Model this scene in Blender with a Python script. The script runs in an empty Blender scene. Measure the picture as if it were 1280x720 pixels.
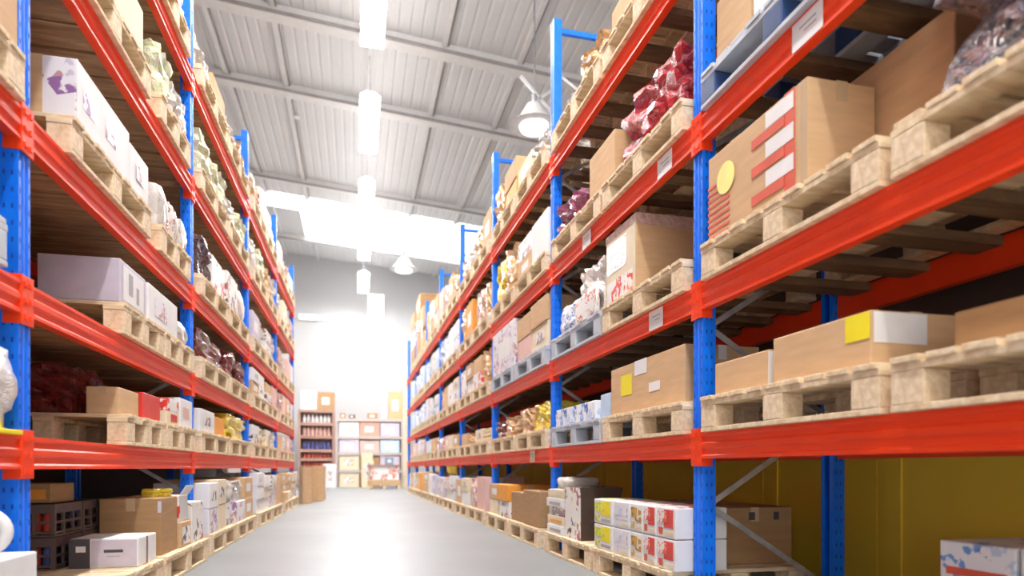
import bpy, bmesh, math, random
from mathutils import Matrix, Vector, noise
random.seed(7)
SC = bpy.context.scene
COL = SC.collection
R_ = math.radians

# ------------------------------------------------------------------ camera
F_PX, CAM_H, HORIZON, YAW = 811.0, 0.83, 585.0, 13.52
cd = bpy.data.cameras.new('camera'); cam = bpy.data.objects.new('camera', cd); COL.objects.link(cam)
cam.location = (0, 0, CAM_H); cam.rotation_euler = (R_(90), 0, R_(-YAW))
cd.sensor_width = 36.0; cd.lens = F_PX / 1280 * 36; cd.shift_y = (HORIZON - 360) / 1280
cd.clip_end = 200
cd.dof.use_dof = True; cd.dof.focus_distance = 4.6; cd.dof.aperture_fstop = 1.1
SC.camera = cam

# rack frames: perpendicular distance of the aisle face, yaw of the run, sign of local y
XR, XL = 2.0, 1.5
ANG = {'R': R_(0.47), 'L': R_(-0.47) + math.pi}
SG = {'R': 1, 'L': -1}
XF = {'R': XR, 'L': XL}
TH = {'R': R_(13.99), 'L': R_(13.05)}
POST0 = {'R': 3.465, 'L': 3.39}
BAY = {'R': 2.86, 'L': 3.0}
TOPS = {'R': [0.0, 1.035, 1.905, 2.885, 3.985], 'L': [0.0, 0.975, 1.675, 2.455, 3.445, 4.415]}
NBAY = {'R': 8, 'L': 5}        # bay 0 is the one beside the camera
DEPTH = {'R': 0.98, 'L': 1.0}
PH = 0.20                      # pallet height
BH = 0.15                      # beam height

def W(s, d, y, z):
    a = R_(0.47) if s == 'R' else R_(-0.47)
    x = XR + d if s == 'R' else -(XL + d)
    return Vector((x * math.cos(a) - y * math.sin(a), x * math.sin(a) + y * math.cos(a), z))

def ypx(s, px, d=0.0):         # distance along the run of a point of the photograph at depth d
    al = math.atan((px - 640) / F_PX)
    al = al + TH['R'] if s == 'R' else -(al + TH['L'])
    return (XF[s] + d) / math.tan(al)

def dpx(s, px, y):             # depth into the rack of a point of the photograph at distance y
    al = math.atan((px - 640) / F_PX)
    al = al + TH['R'] if s == 'R' else -(al + TH['L'])
    return y * math.tan(al) - XF[s]

# ------------------------------------------------------------------ materials
MATS = {}
def nt(name):
    m = bpy.data.materials.new(name); m.use_nodes = True
    t = m.node_tree; b = t.nodes['Principled BSDF']
    return m, t, b
def nd(t, typ, **kw):
    n = t.nodes.new(typ)
    for k, v in kw.items(): setattr(n, k, v)
    return n
def c4(c): return (c[0], c[1], c[2], 1)

def plain(name, col, rough=0.5, metal=0.0, var=0.08, scale=6.0, bump=0.0, stretch=(1, 1, 1), coat=0.0, spec=None, contrast=None):
    if name in MATS: return MATS[name]
    m, t, b = nt(name)
    tc = nd(t, 'ShaderNodeTexCoord'); mp = nd(t, 'ShaderNodeMapping'); mp.inputs['Scale'].default_value = stretch
    t.links.new(tc.outputs['Object'], mp.inputs['Vector'])
    n = nd(t, 'ShaderNodeTexNoise'); n.inputs['Scale'].default_value = scale; n.inputs['Detail'].default_value = 4
    t.links.new(mp.outputs[0], n.inputs['Vector'])
    r = nd(t, 'ShaderNodeValToRGB')
    lo = tuple(max(0, x * (1 - var)) for x in col); hi = tuple(min(1, x * (1 + var)) for x in col)
    if contrast: lo = contrast
    r.color_ramp.elements[0].position = 0.3; r.color_ramp.elements[1].position = 0.7
    r.color_ramp.elements[0].color = c4(lo); r.color_ramp.elements[1].color = c4(hi)
    t.links.new(n.outputs['Fac'], r.inputs['Fac']); t.links.new(r.outputs['Color'], b.inputs['Base Color'])
    b.inputs['Roughness'].default_value = rough; b.inputs['Metallic'].default_value = metal
    if coat: b.inputs['Coat Weight'].default_value = coat; b.inputs['Coat Roughness'].default_value = 0.2
    if spec is not None: b.inputs['Specular IOR Level'].default_value = spec
    if bump:
        bp = nd(t, 'ShaderNodeBump'); bp.inputs['Strength'].default_value = bump; bp.inputs['Distance'].default_value = 0.01
        t.links.new(n.outputs['Fac'], bp.inputs['Height']); t.links.new(bp.outputs[0], b.inputs['Normal'])
    MATS[name] = m
    return m

def printed(name, base, cols, scale=9.0, amount=0.45, rough=0.45, voro=True):
    """a printed surface: patches of several inks on a ground colour"""
    if name in MATS: return MATS[name]
    m, t, b = nt(name)
    tc = nd(t, 'ShaderNodeTexCoord')
    v = nd(t, 'ShaderNodeTexVoronoi'); v.inputs['Scale'].default_value = scale
    t.links.new(tc.outputs['Object'], v.inputs['Vector'])
    sep = nd(t, 'ShaderNodeSeparateColor'); t.links.new(v.outputs['Color'], sep.inputs[0])
    r = nd(t, 'ShaderNodeValToRGB'); r.color_ramp.interpolation = 'CONSTANT'
    e = r.color_ramp.elements
    e[0].position = 0; e[0].color = c4(base); e[1].position = 1 - amount; e[1].color = c4(cols[0])
    for i, c in enumerate(cols[1:], 1):
        x = e.new(1 - amount + amount * i / len(cols)); x.color = c4(c)
    t.links.new(sep.outputs[0], r.inputs['Fac'])
    n = nd(t, 'ShaderNodeTexNoise'); n.inputs['Scale'].default_value = scale * 2.2
    t.links.new(tc.outputs['Object'], n.inputs['Vector'])
    r2 = nd(t, 'ShaderNodeValToRGB'); r2.color_ramp.elements[0].position = 0.48; r2.color_ramp.elements[1].position = 0.55
    t.links.new(n.outputs['Fac'], r2.inputs['Fac'])
    mx = nd(t, 'ShaderNodeMix', data_type='RGBA'); t.links.new(r2.outputs['Color'], mx.inputs['Factor'])
    t.links.new(r.outputs['Color'], mx.inputs[6]); mx.inputs[7].default_value = c4(base)
    t.links.new(mx.outputs[2], b.inputs['Base Color'])
    b.inputs['Roughness'].default_value = rough
    MATS[name] = m
    return m

def film(name, cols, scale=7.0, rough=0.22, bump=0.6):
    """crinkled stretch film over mixed goods"""
    if name in MATS: return MATS[name]
    m, t, b = nt(name)
    tc = nd(t, 'ShaderNodeTexCoord')
    n = nd(t, 'ShaderNodeTexNoise'); n.inputs['Scale'].default_value = scale; n.inputs['Detail'].default_value = 5; n.inputs['Distortion'].default_value = 1.2
    t.links.new(tc.outputs['Object'], n.inputs['Vector'])
    r = nd(t, 'ShaderNodeValToRGB'); e = r.color_ramp.elements
    k = len(cols)
    e[0].position = 0.28; e[0].color = c4(cols[0]); e[1].position = 0.72; e[1].color = c4(cols[-1])
    for i in range(1, k - 1):
        x = e.new(0.28 + 0.44 * i / (k - 1)); x.color = c4(cols[i])
    t.links.new(n.outputs['Fac'], r.inputs['Fac']); t.links.new(r.outputs['Color'], b.inputs['Base Color'])
    n2 = nd(t, 'ShaderNodeTexNoise'); n2.inputs['Scale'].default_value = scale * 3; n2.inputs['Distortion'].default_value = 2.0
    t.links.new(tc.outputs['Object'], n2.inputs['Vector'])
    bp = nd(t, 'ShaderNodeBump'); bp.inputs['Strength'].default_value = bump; bp.inputs['Distance'].default_value = 0.03
    t.links.new(n2.outputs['Fac'], bp.inputs['Height']); t.links.new(bp.outputs[0], b.inputs['Normal'])
    b.inputs['Roughness'].default_value = rough; b.inputs['Coat Weight'].default_value = 0.5
    MATS[name] = m
    return m

def emit(name, col, strength):
    m, t, b = nt(name)
    b.inputs['Base Color'].default_value = c4(col); b.inputs['Emission Color'].default_value = c4(col)
    b.inputs['Emission Strength'].default_value = strength
    MATS[name] = m
    return m

def post_mat():
    m, t, b = nt('blue post paint')
    tc = nd(t, 'ShaderNodeTexCoord'); sp = nd(t, 'ShaderNodeSeparateXYZ'); t.links.new(tc.outputs['Object'], sp.inputs[0])
    n = nd(t, 'ShaderNodeTexNoise'); n.inputs['Scale'].default_value = 14; n.inputs['Detail'].default_value = 6
    t.links.new(tc.outputs['Object'], n.inputs['Vector'])
    r = nd(t, 'ShaderNodeValToRGB'); r.color_ramp.elements[0].position = 0.3; r.color_ramp.elements[1].position = 0.75
    r.color_ramp.elements[0].color = (0.0, 0.15, 0.90, 1); r.color_ramp.elements[1].color = (0.002, 0.215, 0.98, 1)
    t.links.new(n.outputs['Fac'], r.inputs['Fac'])
    t.links.new(r.outputs['Color'], b.inputs['Base Color'])
    b.inputs['Roughness'].default_value = 0.38
    return m

def wood_mat(name, c1, c2, sc=(3, 3, 3), rough=0.75, knots=True):
    m, t, b = nt(name)
    tc = nd(t, 'ShaderNodeTexCoord'); mp = nd(t, 'ShaderNodeMapping'); mp.inputs['Scale'].default_value = sc
    t.links.new(tc.outputs['Object'], mp.inputs['Vector'])
    n = nd(t, 'ShaderNodeTexNoise'); n.inputs['Scale'].default_value = 3.0; n.inputs['Detail'].default_value = 8; n.inputs['Distortion'].default_value = 0.6
    t.links.new(mp.outputs[0], n.inputs['Vector'])
    r = nd(t, 'ShaderNodeValToRGB'); r.color_ramp.elements[0].position = 0.25; r.color_ramp.elements[1].position = 0.7
    r.color_ramp.elements[0].color = c4(c1); r.color_ramp.elements[1].color = c4(c2)
    t.links.new(n.outputs['Fac'], r.inputs['Fac']); t.links.new(r.outputs['Color'], b.inputs['Base Color'])
    bp = nd(t, 'ShaderNodeBump'); bp.inputs['Strength'].default_value = 0.25; bp.inputs['Distance'].default_value = 0.004
    t.links.new(n.outputs['Fac'], bp.inputs['Height']); t.links.new(bp.outputs[0], b.inputs['Normal'])
    b.inputs['Roughness'].default_value = rough
    MATS[name] = m
    return m

BLUE = post_mat()
RED = plain('red beam enamel', (0.98, 0.062, 0.010), 0.42, var=0.04, scale=5, spec=.35)
HOLE = plain('post slot shade', (0.0, 0.05, 0.40), 0.6)
GALV = plain('galvanised steel', (0.50, 0.51, 0.53), 0.4, 0.6, var=0.2, scale=12)
WOOD = wood_mat('pallet pine', (0.62, 0.43, 0.23), (0.93, 0.78, 0.55), (2, 9, 9))
WOODB = wood_mat('pale chip block', (0.66, 0.47, 0.28), (0.93, 0.77, 0.55), (12, 12, 12))
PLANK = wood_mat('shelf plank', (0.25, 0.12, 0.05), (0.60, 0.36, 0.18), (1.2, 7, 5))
PLANK_SHADE = wood_mat('shaded shelf plank', (0.10, 0.055, 0.025), (0.26, 0.15, 0.075), (1.2, 7, 5))  # plank colour darkened to carry the shade under the right shelves
GREYP = plain('grey plastic', (0.52, 0.56, 0.62), 0.5, var=0.1)
NAVY = plain('navy plastic', (0.03, 0.07, 0.20), 0.5)
TAN = plain('kraft cardboard', (0.66, 0.43, 0.235), 0.8, var=0.08, scale=4, stretch=(1, 1, 6))
BROWN = plain('brown cardboard', (0.42, 0.245, 0.115), 0.8, var=0.10, scale=4, stretch=(1, 1, 6))
DBROWN = plain('dark brown plastic', (0.075, 0.045, 0.03), 0.5, var=0.2)
CREAM = plain('cream card', (0.80, 0.69, 0.50), 0.7, var=0.06)
WHITE = plain('white card', (0.83, 0.82, 0.82), 0.6, var=0.05)
LILAC = plain('pale lilac card', (0.62, 0.56, 0.66), 0.6, var=0.10)
YELLOW = plain('yellow sticker', (0.92, 0.78, 0.01), 0.5, var=0.04)
YFILM = film('yellow film', [(0.75, 0.42, 0.02), (0.95, 0.72, 0.03), (0.95, 0.85, 0.25)])
OFILM = film('orange film', [(0.55, 0.20, 0.05), (0.80, 0.42, 0.12), (0.72, 0.52, 0.34), (0.90, 0.66, 0.40)])
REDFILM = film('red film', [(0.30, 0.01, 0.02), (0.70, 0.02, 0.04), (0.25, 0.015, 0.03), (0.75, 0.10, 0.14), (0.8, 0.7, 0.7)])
MAROON = film('maroon film', [(0.08, 0.008, 0.008), (0.28, 0.025, 0.02), (0.14, 0.02, 0.018), (0.32, 0.06, 0.05)])
BLKFILM = film('black film', [(0.012, 0.012, 0.02), (0.03, 0.03, 0.05), (0.22, 0.10, 0.09), (0.02, 0.02, 0.04), (0.30, 0.28, 0.36)], scale=6, bump=1.0)
PURFILM = film('magenta film', [(0.12, 0.02, 0.07), (0.45, 0.06, 0.18), (0.20, 0.06, 0.12), (0.70, 0.45, 0.52)])
WFILM = film('white film', [(0.55, 0.50, 0.47), (0.82, 0.80, 0.78), (0.74, 0.66, 0.58), (0.88, 0.87, 0.86)])
GFILM = film('lime film', [(0.45, 0.52, 0.12), (0.80, 0.85, 0.45), (0.88, 0.86, 0.72), (0.72, 0.62, 0.25)])
BFILM = film('blue film', [(0.20, 0.32, 0.60), (0.72, 0.80, 0.90), (0.45, 0.60, 0.82), (0.86, 0.89, 0.94)])
PKFILM = film('pink film', [(0.52, 0.24, 0.20), (0.78, 0.55, 0.48), (0.66, 0.40, 0.34), (0.86, 0.74, 0.68)])
CLEARTAPE = plain('buff tape', (0.60, 0.43, 0.26), 0.25, var=0.05)
REDTAPE = plain('red tape', (0.72, 0.10, 0.05), 0.4, var=0.1)
PR_WR = printed('white red print', (0.86, 0.84, 0.82), [(0.75, 0.04, 0.03), (0.55, 0.30, 0.12), (0.80, 0.25, 0.18)], 7)
PR_YEL = printed('yellow print', (0.87, 0.86, 0.80), [(0.70, 0.74, 0.02), (0.85, 0.72, 0.03), (0.30, 0.38, 0.08)], 8, 0.6)
PR_GOLD = printed('gold print', (0.86, 0.82, 0.75), [(0.48, 0.25, 0.04), (0.72, 0.45, 0.08), (0.35, 0.16, 0.06)], 9, 0.6)
PR_BLUE = printed('blue print', (0.86, 0.88, 0.92), [(0.03, 0.11, 0.52), (0.15, 0.35, 0.75), (0.55, 0.66, 0.85)], 11, 0.5)
PR_MIX = printed('mixed print', (0.85, 0.82, 0.78), [(0.35, 0.15, 0.10), (0.10, 0.08, 0.10), (0.70, 0.40, 0.12), (0.40, 0.10, 0.16)], 10, 0.5)
PR_LIL = printed('lilac print', (0.82, 0.78, 0.82), [(0.30, 0.14, 0.35), (0.55, 0.30, 0.30), (0.60, 0.55, 0.66)], 9, 0.5)
BLACKINK = plain('dark ink', (0.08, 0.07, 0.08), 0.6)
GREYINK = plain('grey ink', (0.42, 0.40, 0.41), 0.6)
BLUECR = plain('blue crate plastic', (0.14, 0.10, 0.10), 0.45)
REDPL = plain('red plastic', (0.72, 0.05, 0.04), 0.4)
ORANGE = plain('orange card', (0.85, 0.36, 0.05), 0.6)
PINK = plain('pink card', (0.78, 0.50, 0.44), 0.65)
LBLUE = plain('pale blue card', (0.55, 0.68, 0.86), 0.6)
LTSTEEL = plain('white painted steel', (0.80, 0.80, 0.80), 0.45)

# ------------------------------------------------------------------ mesh builder
class MB:
    def __init__(self): self.v, self.f, self.m, self.sm = [], [], [], []
    def add(self, vs, fs, mi=0, smooth=False):
        o = len(self.v); self.v += [tuple(p) for p in vs]
        for f in fs: self.f.append([o + i for i in f]); self.m.append(mi); self.sm.append(smooth)
    def box(self, x0, x1, y0, y1, z0, z1, mi=0):
        self.add([(x0, y0, z0), (x1, y0, z0), (x1, y1, z0), (x0, y1, z0), (x0, y0, z1), (x1, y0, z1), (x1, y1, z1), (x0, y1, z1)],
                 [(0, 3, 2, 1), (4, 5, 6, 7), (0, 1, 5, 4), (1, 2, 6, 5), (2, 3, 7, 6), (3, 0, 4, 7)], mi)
    def cbox(self, x0, x1, y0, y1, z0, z1, b=0.005, mi=0):
        bm = bmesh.new(); bmesh.ops.create_cube(bm, size=1)
        for v in bm.verts: v.co = Vector((x0 + (v.co.x + .5) * (x1 - x0), y0 + (v.co.y + .5) * (y1 - y0), z0 + (v.co.z + .5) * (z1 - z0)))
        bmesh.ops.bevel(bm, geom=bm.edges[:], offset=b, segments=2, affect='EDGES', profile=0.5)
        bm.verts.index_update()
        self.add([v.co for v in bm.verts], [[v.index for v in f.verts] for f in bm.faces], mi); bm.free()
    def prism_y(self, prof, y0, y1, mi=0):     # closed (x,z) outline swept along y
        n = len(prof)
        vs = [(x, y0, z) for x, z in prof] + [(x, y1, z) for x, z in prof]
        fs = [(i, (i + 1) % n, n + (i + 1) % n, n + i) for i in range(n)] + [list(range(n))[::-1], list(range(n, 2 * n))]
        self.add(vs, fs, mi)
    def prism_z(self, prof, z0, z1, mi=0):
        n = len(prof)
        vs = [(x, y, z0) for x, y in prof] + [(x, y, z1) for x, y in prof]
        fs = [(i, (i + 1) % n, n + (i + 1) % n, n + i) for i in range(n)] + [list(range(n))[::-1], list(range(n, 2 * n))]
        self.add(vs, fs, mi)
    def lathe(self, prof, seg=20, mi=0, c=(0, 0), smooth=True):
        n = len(prof); vs = []; fs = []
        for i in range(seg):
            a = 2 * math.pi * i / seg
            for r, z in prof: vs.append((c[0] + r * math.cos(a), c[1] + r * math.sin(a), z))
        for i in range(seg):
            j = (i + 1) % seg
            for k in range(n - 1): fs.append((i * n + k, j * n + k, j * n + k + 1, i * n + k + 1))
        self.add(vs, fs, mi, smooth)
        self.add([(c[0] + prof[0][0] * math.cos(2 * math.pi * i / seg), c[1] + prof[0][0] * math.sin(2 * math.pi * i / seg), prof[0][1]) for i in range(seg)], [list(range(seg))[::-1]], mi)
        self.add([(c[0] + prof[-1][0] * math.cos(2 * math.pi * i / seg), c[1] + prof[-1][0] * math.sin(2 * math.pi * i / seg), prof[-1][1]) for i in range(seg)], [list(range(seg))], mi)
    def bar(self, a, b, w, h, mi=0):           # rectangular bar from a to b
        a, b = Vector(a), Vector(b); d = (b - a).normalized()
        up = Vector((0, 1, 0)) if abs(d.y) < 0.9 else Vector((1, 0, 0))
        s = d.cross(up).normalized(); u = s.cross(d)
        vs = [p + s * i * w / 2 + u * j * h / 2 for p in (a, b) for i, j in ((-1, -1), (1, -1), (1, 1), (-1, 1))]
        self.add(vs, [(0, 1, 2, 3), (7, 6, 5, 4), (0, 4, 5, 1), (1, 5, 6, 2), (2, 6, 7, 3), (3, 7, 4, 0)], mi)
    def tube(self, a, b, r, seg=10, mi=0):
        a, b = Vector(a), Vector(b); d = (b - a).normalized()
        up = Vector((0, 0, 1)) if abs(d.z) < 0.9 else Vector((1, 0, 0))
        s = d.cross(up).normalized(); u = s.cross(d)
        ring = [(s * math.cos(2 * math.pi * i / seg) + u * math.sin(2 * math.pi * i / seg)) * r for i in range(seg)]
        vs = [a + q for q in ring] + [b + q for q in ring]
        self.add(vs, [(i, (i + 1) % seg, seg + (i + 1) % seg, seg + i) for i in range(seg)], mi, True)
        self.add(vs, [list(range(seg))[::-1], list(range(seg, 2 * seg))], mi)
    def mesh(self, name, mats):
        me = bpy.data.meshes.new(name); me.from_pydata(self.v, [], self.f); me.update()
        for m in (mats if isinstance(mats, (list, tuple)) else [mats]): me.materials.append(m)
        me.polygons.foreach_set('material_index', self.m); me.polygons.foreach_set('use_smooth', self.sm)
        bm = bmesh.new(); bm.from_mesh(me); bmesh.ops.recalc_face_normals(bm, faces=bm.faces); bm.to_mesh(me); bm.free()
        return me

def ob(name, me, parent=None, loc=(0, 0, 0), rz=0.0):
    o = bpy.data.objects.new(name, me); COL.objects.link(o)
    o.location = loc; o.rotation_euler = (0, 0, rz)
    if parent: o.parent = parent
    return o
def part(name, mb, mat, parent, loc=(0, 0, 0), rz=0.0): return ob(name, mb.mesh(name, mat), parent, loc, rz)
USED = {}
def tag(o, label, cat, group=None):
    n = len(label.split())
    if label in USED: print('DUPLABEL', label)
    if n < 4 or n > 16: print('LABELLEN', n, label)
    USED[label] = 1
    o['label'] = label; o['category'] = cat
    if group: o['group'] = group
    return o
def struct(name, mb, mat):
    o = part(name, mb, mat, None); o['kind'] = 'structure'; return o

LEVELW = {'R': ['floor', 'lowest', 'second', 'third', 'top'], 'L': ['floor', 'lowest', 'second', 'third', 'fourth', 'top']}
BAYW = ['nearest', 'second', 'third', 'fourth', 'fifth', 'sixth', 'seventh', 'eighth']
def where(s, bay, lev):
    sd = 'right' if s == 'R' else 'left'
    if lev == 0: return f"under the {sd} rack, {BAYW[bay]} bay"
    return f"on {LEVELW[s][lev]} {sd} shelf, {BAYW[bay]} bay"
def grp(s, lev):
    sd = 'right' if s == 'R' else 'left'
    return f"under the {sd} rack" if lev == 0 else f"on the {LEVELW[s][lev]} {sd} shelf"

# ------------------------------------------------------------------ pallets (origin bottom centre; x = depth, y = along the rack)
def pallet_parts(L, D, deckmat, blockmat, H=PH):
    t = 0.024; bz = H - 4 * t + 0.0
    P = []
    mb = MB(); n = 9 if L > 1 else 6; wy = L / n
    for i in range(n):
        y = -L / 2 + wy * i
        j = random.uniform(-.008, .008)
        mb.cbox(-D / 2 + j, D / 2 + j, y + 0.012, y + wy - 0.012, H - t, H, 0.003)
    P.append(('deck', mb.mesh('deck', deckmat), (0, 0, 0)))
    mb = MB()
    mb.cbox(-0.06, 0.06, -L / 2, L / 2, H - 2 * t - .004, H - t, 0.003); sm = mb.mesh('stringer', deckmat)
    for x in (-D / 2 + .065, 0, D / 2 - .065): P.append(('stringer', sm, (x, 0, 0)))
    mb = MB(); mb.cbox(-.06, .06, -.072, .072, t, H - 2 * t - .004, 0.006); bm_ = mb.mesh('block', blockmat)
    for x in (-D / 2 + .065, 0, D / 2 - .065):
        for y in (-L / 2 + .075, 0, L / 2 - .075): P.append(('block', bm_, (x, y, 0)))
    mb = MB(); mb.cbox(-.06, .06, -L / 2, L / 2, 0, t, 0.003); rm = mb.mesh('bottom_board', deckmat)
    for x in (-D / 2 + .065, 0, D / 2 - .065): P.append(('bottom_board', rm, (x, 0, 0)))
    return P
def pallet_mono(L, D, mats, H=PH):
    t = 0.024; mb = MB(); n = 9 if L > 1 else 6; wy = L / n
    for i in range(n): mb.box(-D / 2, D / 2, -L / 2 + wy * i + .012, -L / 2 + wy * (i + 1) - .012, H - t, H)
    for x in (-D / 2 + .065, 0, D / 2 - .065):
        mb.box(x - .06, x + .06, -L / 2, L / 2, H - 2 * t, H - t - .0005); mb.box(x - .06, x + .06, -L / 2, L / 2, 0, t)
        for y in (-L / 2 + .075, 0, L / 2 - .075): mb.box(x - .06, x + .06, y - .072, y + .072, t, H - 2 * t, 1)
    return mb.mesh('pallet', mats)
PK = {}
for k, L, Dp, dm, bm_ in (('wood', 1.3, .96, WOOD, WOODB), ('short', 0.86, .96, WOOD, WOODB), ('half', .8, .58, WOOD, WOODB), ('grey', 1.3, .96, GREYP, GREYP), ('navy', 1.3, .96, GREYP, NAVY)):
    PK[k] = (L, [pallet_parts(L, Dp, dm, bm_) for _ in range(2)], pallet_mono(L, Dp, [dm, bm_]), Dp)
PD = {}
def pallet(s, bay, lev, yc, kind='wood', pos='nearer', look=None, d0=None, detail=True):
    L, variants, mono, Dp = PK[kind]
    d0 = d0 if d0 is not None else (-0.05 if lev else -0.13)
    z = TOPS[s][lev] + 0.001
    loc = W(s, d0 + Dp / 2, yc, z)
    if detail:
        o = ob('pallet', None, None, loc, ANG[s])
        for nme, me, l in random.choice(variants): ob(nme, me, o, l)
    else:
        o = ob('pallet', mono, None, loc, ANG[s])
    look = look or {'wood': 'pale wooden pallet', 'short': 'short pale wooden pallet', 'grey': 'grey plastic pallet', 'navy': 'grey pallet with navy blocks'}[kind]
    tag(o, f"{look}, {pos} one {where(s, bay, lev)}", 'pallet', 'pallets ' + grp(s, lev))
    return o, d0, z + PH

# ------------------------------------------------------------------ goods
def rect(s, face, dims, a0, a1, z0, z1, name, mat, parent, off=0.0012):
    """a flat sticker on one face of a box; a0..a1 and z0..z1 are fractions, 'aisle' runs near->far, 'near' front->back, 'top' near->far / front->back"""
    sx, sy, sz = dims; g = SG[s]; mb = MB(); t = 0.0015
    if face == 'aisle':
        ya, yb = sorted((g * (-sy / 2 + a0 * sy), g * (-sy / 2 + a1 * sy)))
        mb.box(-sx / 2 - off - t, -sx / 2 - off, ya, yb, z0 * sz, z1 * sz)
    elif face == 'near':
        e = -g * (sy / 2 + off); ya, yb = sorted((e, e - g * t))
        mb.box(-sx / 2 + a0 * sx, -sx / 2 + a1 * sx, ya, yb, z0 * sz, z1 * sz)
    else:
        ya, yb = sorted((g * (-sy / 2 + a0 * sy), g * (-sy / 2 + a1 * sy)))
        mb.box(-sx / 2 + z0 * sx, -sx / 2 + z1 * sx, ya, yb, sz + off, sz + off + t)
    return part(name, mb, mat, parent)

def carton(s, y0, y1, d0, d1, z, h, mat, label, group=None, tape=True, stickers=(), name='carton', cat='box', rot=0.0, lid=False, gap=0.004):
    y0 += gap; y1 -= gap
    sx, sy = d1 - d0, y1 - y0
    mb = MB(); mb.cbox(-sx / 2, sx / 2, -sy / 2, sy / 2, 0, h, min(0.007, h * .04))
    if lid:   # open flaps standing off the top
        mb.add([(-sx / 2, -sy / 2, h), (-sx / 2, sy / 2, h), (-sx / 2 - .05, sy / 2, h + .08), (-sx / 2 - .05, -sy / 2, h + .08),
                (-sx / 2 - .004, -sy / 2, h), (-sx / 2 - .004, sy / 2, h), (-sx / 2 - .054, sy / 2, h + .08), (-sx / 2 - .054, -sy / 2, h + .08)],
               [(0, 1, 2, 3), (7, 6, 5, 4), (2, 6, 7, 3), (0, 3, 7, 4), (1, 5, 6, 2)])
    o = ob(name, mb.mesh(name, mat), None, W(s, (d0 + d1) / 2, (y0 + y1) / 2, z + 0.001), ANG[s] + rot)
    dims = (sx, sy, h)
    if tape:
        mb = MB(); w = min(.03, sx * .12)
        mb.box(-w, w, -sy / 2 - .001, sy / 2 + .001, h + .0004, h + .0016)
        dz = min(.09, h * .3)
        for q in (-1, 1):
            ya, yb = sorted((q * (sy / 2 + .0004), q * (sy / 2 + .0016))); mb.box(-w, w, ya, yb, h - dz, h + .001)
        part('packing_tape', mb, CLEARTAPE if tape is True else tape, o)
    for st in stickers:
        f, a0, a1, z0, z1, nm, m = st[:7]
        rect(s, f, dims, a0, a1, z0, z1, nm, m, o, st[7] if len(st) > 7 else 0.0012)
    tag(o, label, cat, group)
    return o

def blob_mesh(name, seed, mat, n=9, amp=0.13, sq=0.22, sag=0.0):
    """lumpy wrapped load in a unit box, base at z=0"""
    bm = bmesh.new(); bmesh.ops.create_cube(bm, size=1)
    bmesh.ops.subdivide_edges(bm, edges=bm.edges[:], cuts=n, use_grid_fill=True)
    off = Vector((seed * 3.1, seed * 7.7, seed * 1.3))
    for v in bm.verts:
        p = v.co.copy()
        q = p.normalized() * 0.56
        p = p.lerp(q, sq)
        k = noise.noise(p * 4.0 + off) * amp + noise.noise(p * 11 + off) * amp * .55
        p += p.normalized() * (k - amp * .35)
        if p.z < -0.36: p.z = -0.5
        p.x = max(-.5, min(.5, p.x)); p.y = max(-.5, min(.5, p.y)); p.z = max(-.5, min(.5, p.z))
        v.co = p + Vector((0, 0, .5))
    bm.normal_update()
    me = bpy.data.meshes.new(name); bm.to_mesh(me); bm.free(); me.materials.append(mat)
    me.polygons.foreach_set('use_smooth', [amp < 0.1] * len(me.polygons))
    return me
BLOBS = {}
def bundle(s, y0, y1, d0, d1, z, h, mat, label, group=None, name='wrapped_bundle', cat='bundle', amp=.13, sq=.22, band=None):
    key = (mat.name, amp, sq, random.randrange(2))
    if key not in BLOBS: BLOBS[key] = blob_mesh(name, len(BLOBS) + 1, mat, amp=amp, sq=sq)
    o = ob(name, BLOBS[key], None, W(s, (d0 + d1) / 2, (y0 + y1) / 2, z + .001), ANG[s])
    o.scale = (d1 - d0, y1 - y0, h)
    tag(o, label, cat, group)
    return o
def sack(s, y0, y1, d0, d1, z, h, mat, label, group=None):
    return bundle(s, y0, y1, d0, d1, z, h, mat, label, group, 'sack', 'sack', amp=.06, sq=.42)

def crate(s, y0, y1, d0, d1, z, h, mat, label, group, wood=False):
    sx, sy = d1 - d0, y1 - y0; mb = MB(); t = .012; o = ob('crate', None, None, W(s, (d0 + d1) / 2, (y0 + y1) / 2, z + .001), ANG[s])
    mb.box(-sx / 2, sx / 2, -sy / 2, sy / 2, 0, t); part('crate_base', mb, mat, o)
    n = 3
    for ax, q in (('x', -1), ('x', 1), ('y', -1), ('y', 1)):
        mb = MB()
        for i in range(n):
            z0 = t + (h - t) * i / n + .006; z1 = t + (h - t) * (i + .34) / n if not wood else t + (h - t) * (i + .85) / n
            if i == n - 1: z1 = h
            if ax == 'x': mb.box(q * sx / 2 - (t if q > 0 else 0), q * sx / 2 + (t if q < 0 else 0), -sy / 2, sy / 2, z0, z1)
            else: mb.box(-sx / 2 + t, sx / 2 - t, q * sy / 2 - (t if q > 0 else 0), q * sy / 2 + (t if q < 0 else 0), z0, z1)
        m = 3
        for i in range(m + 1):
            c = -.5 + i / m; w = .011
            if ax == 'x':
                c = max(-sy / 2 + w, min(sy / 2 - w, c * sy)); mb.box(q * (sx / 2 - t / 2) - t * .55, q * (sx / 2 - t / 2) + t * .55, c - w, c + w, 0, h)
            else:
                c = max(-sx / 2 + w, min(sx / 2 - w, c * sx)); mb.box(c - w, c + w, q * (sy / 2 - t / 2) - t * .55, q * (sy / 2 - t / 2) + t * .55, 0, h)
        part('crate_side', mb, mat, o)
    tag(o, label, 'crate', group)
    return o

def bottle_mesh(nm, bodym, capm, h=.17, r=.03):
    mb = MB(); mb.lathe([(r * .85, 0), (r, .006), (r, h * .58), (r * .85, h * .68), (r * .38, h * .82), (r * .36, h * .92)], 12, 0)
    b = mb.mesh('bottle', bodym)
    mb = MB(); mb.lathe([(r * .42, h * .92), (r * .42, h)], 10, 0); c = mb.mesh('cap', capm)
    return b, c

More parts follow.
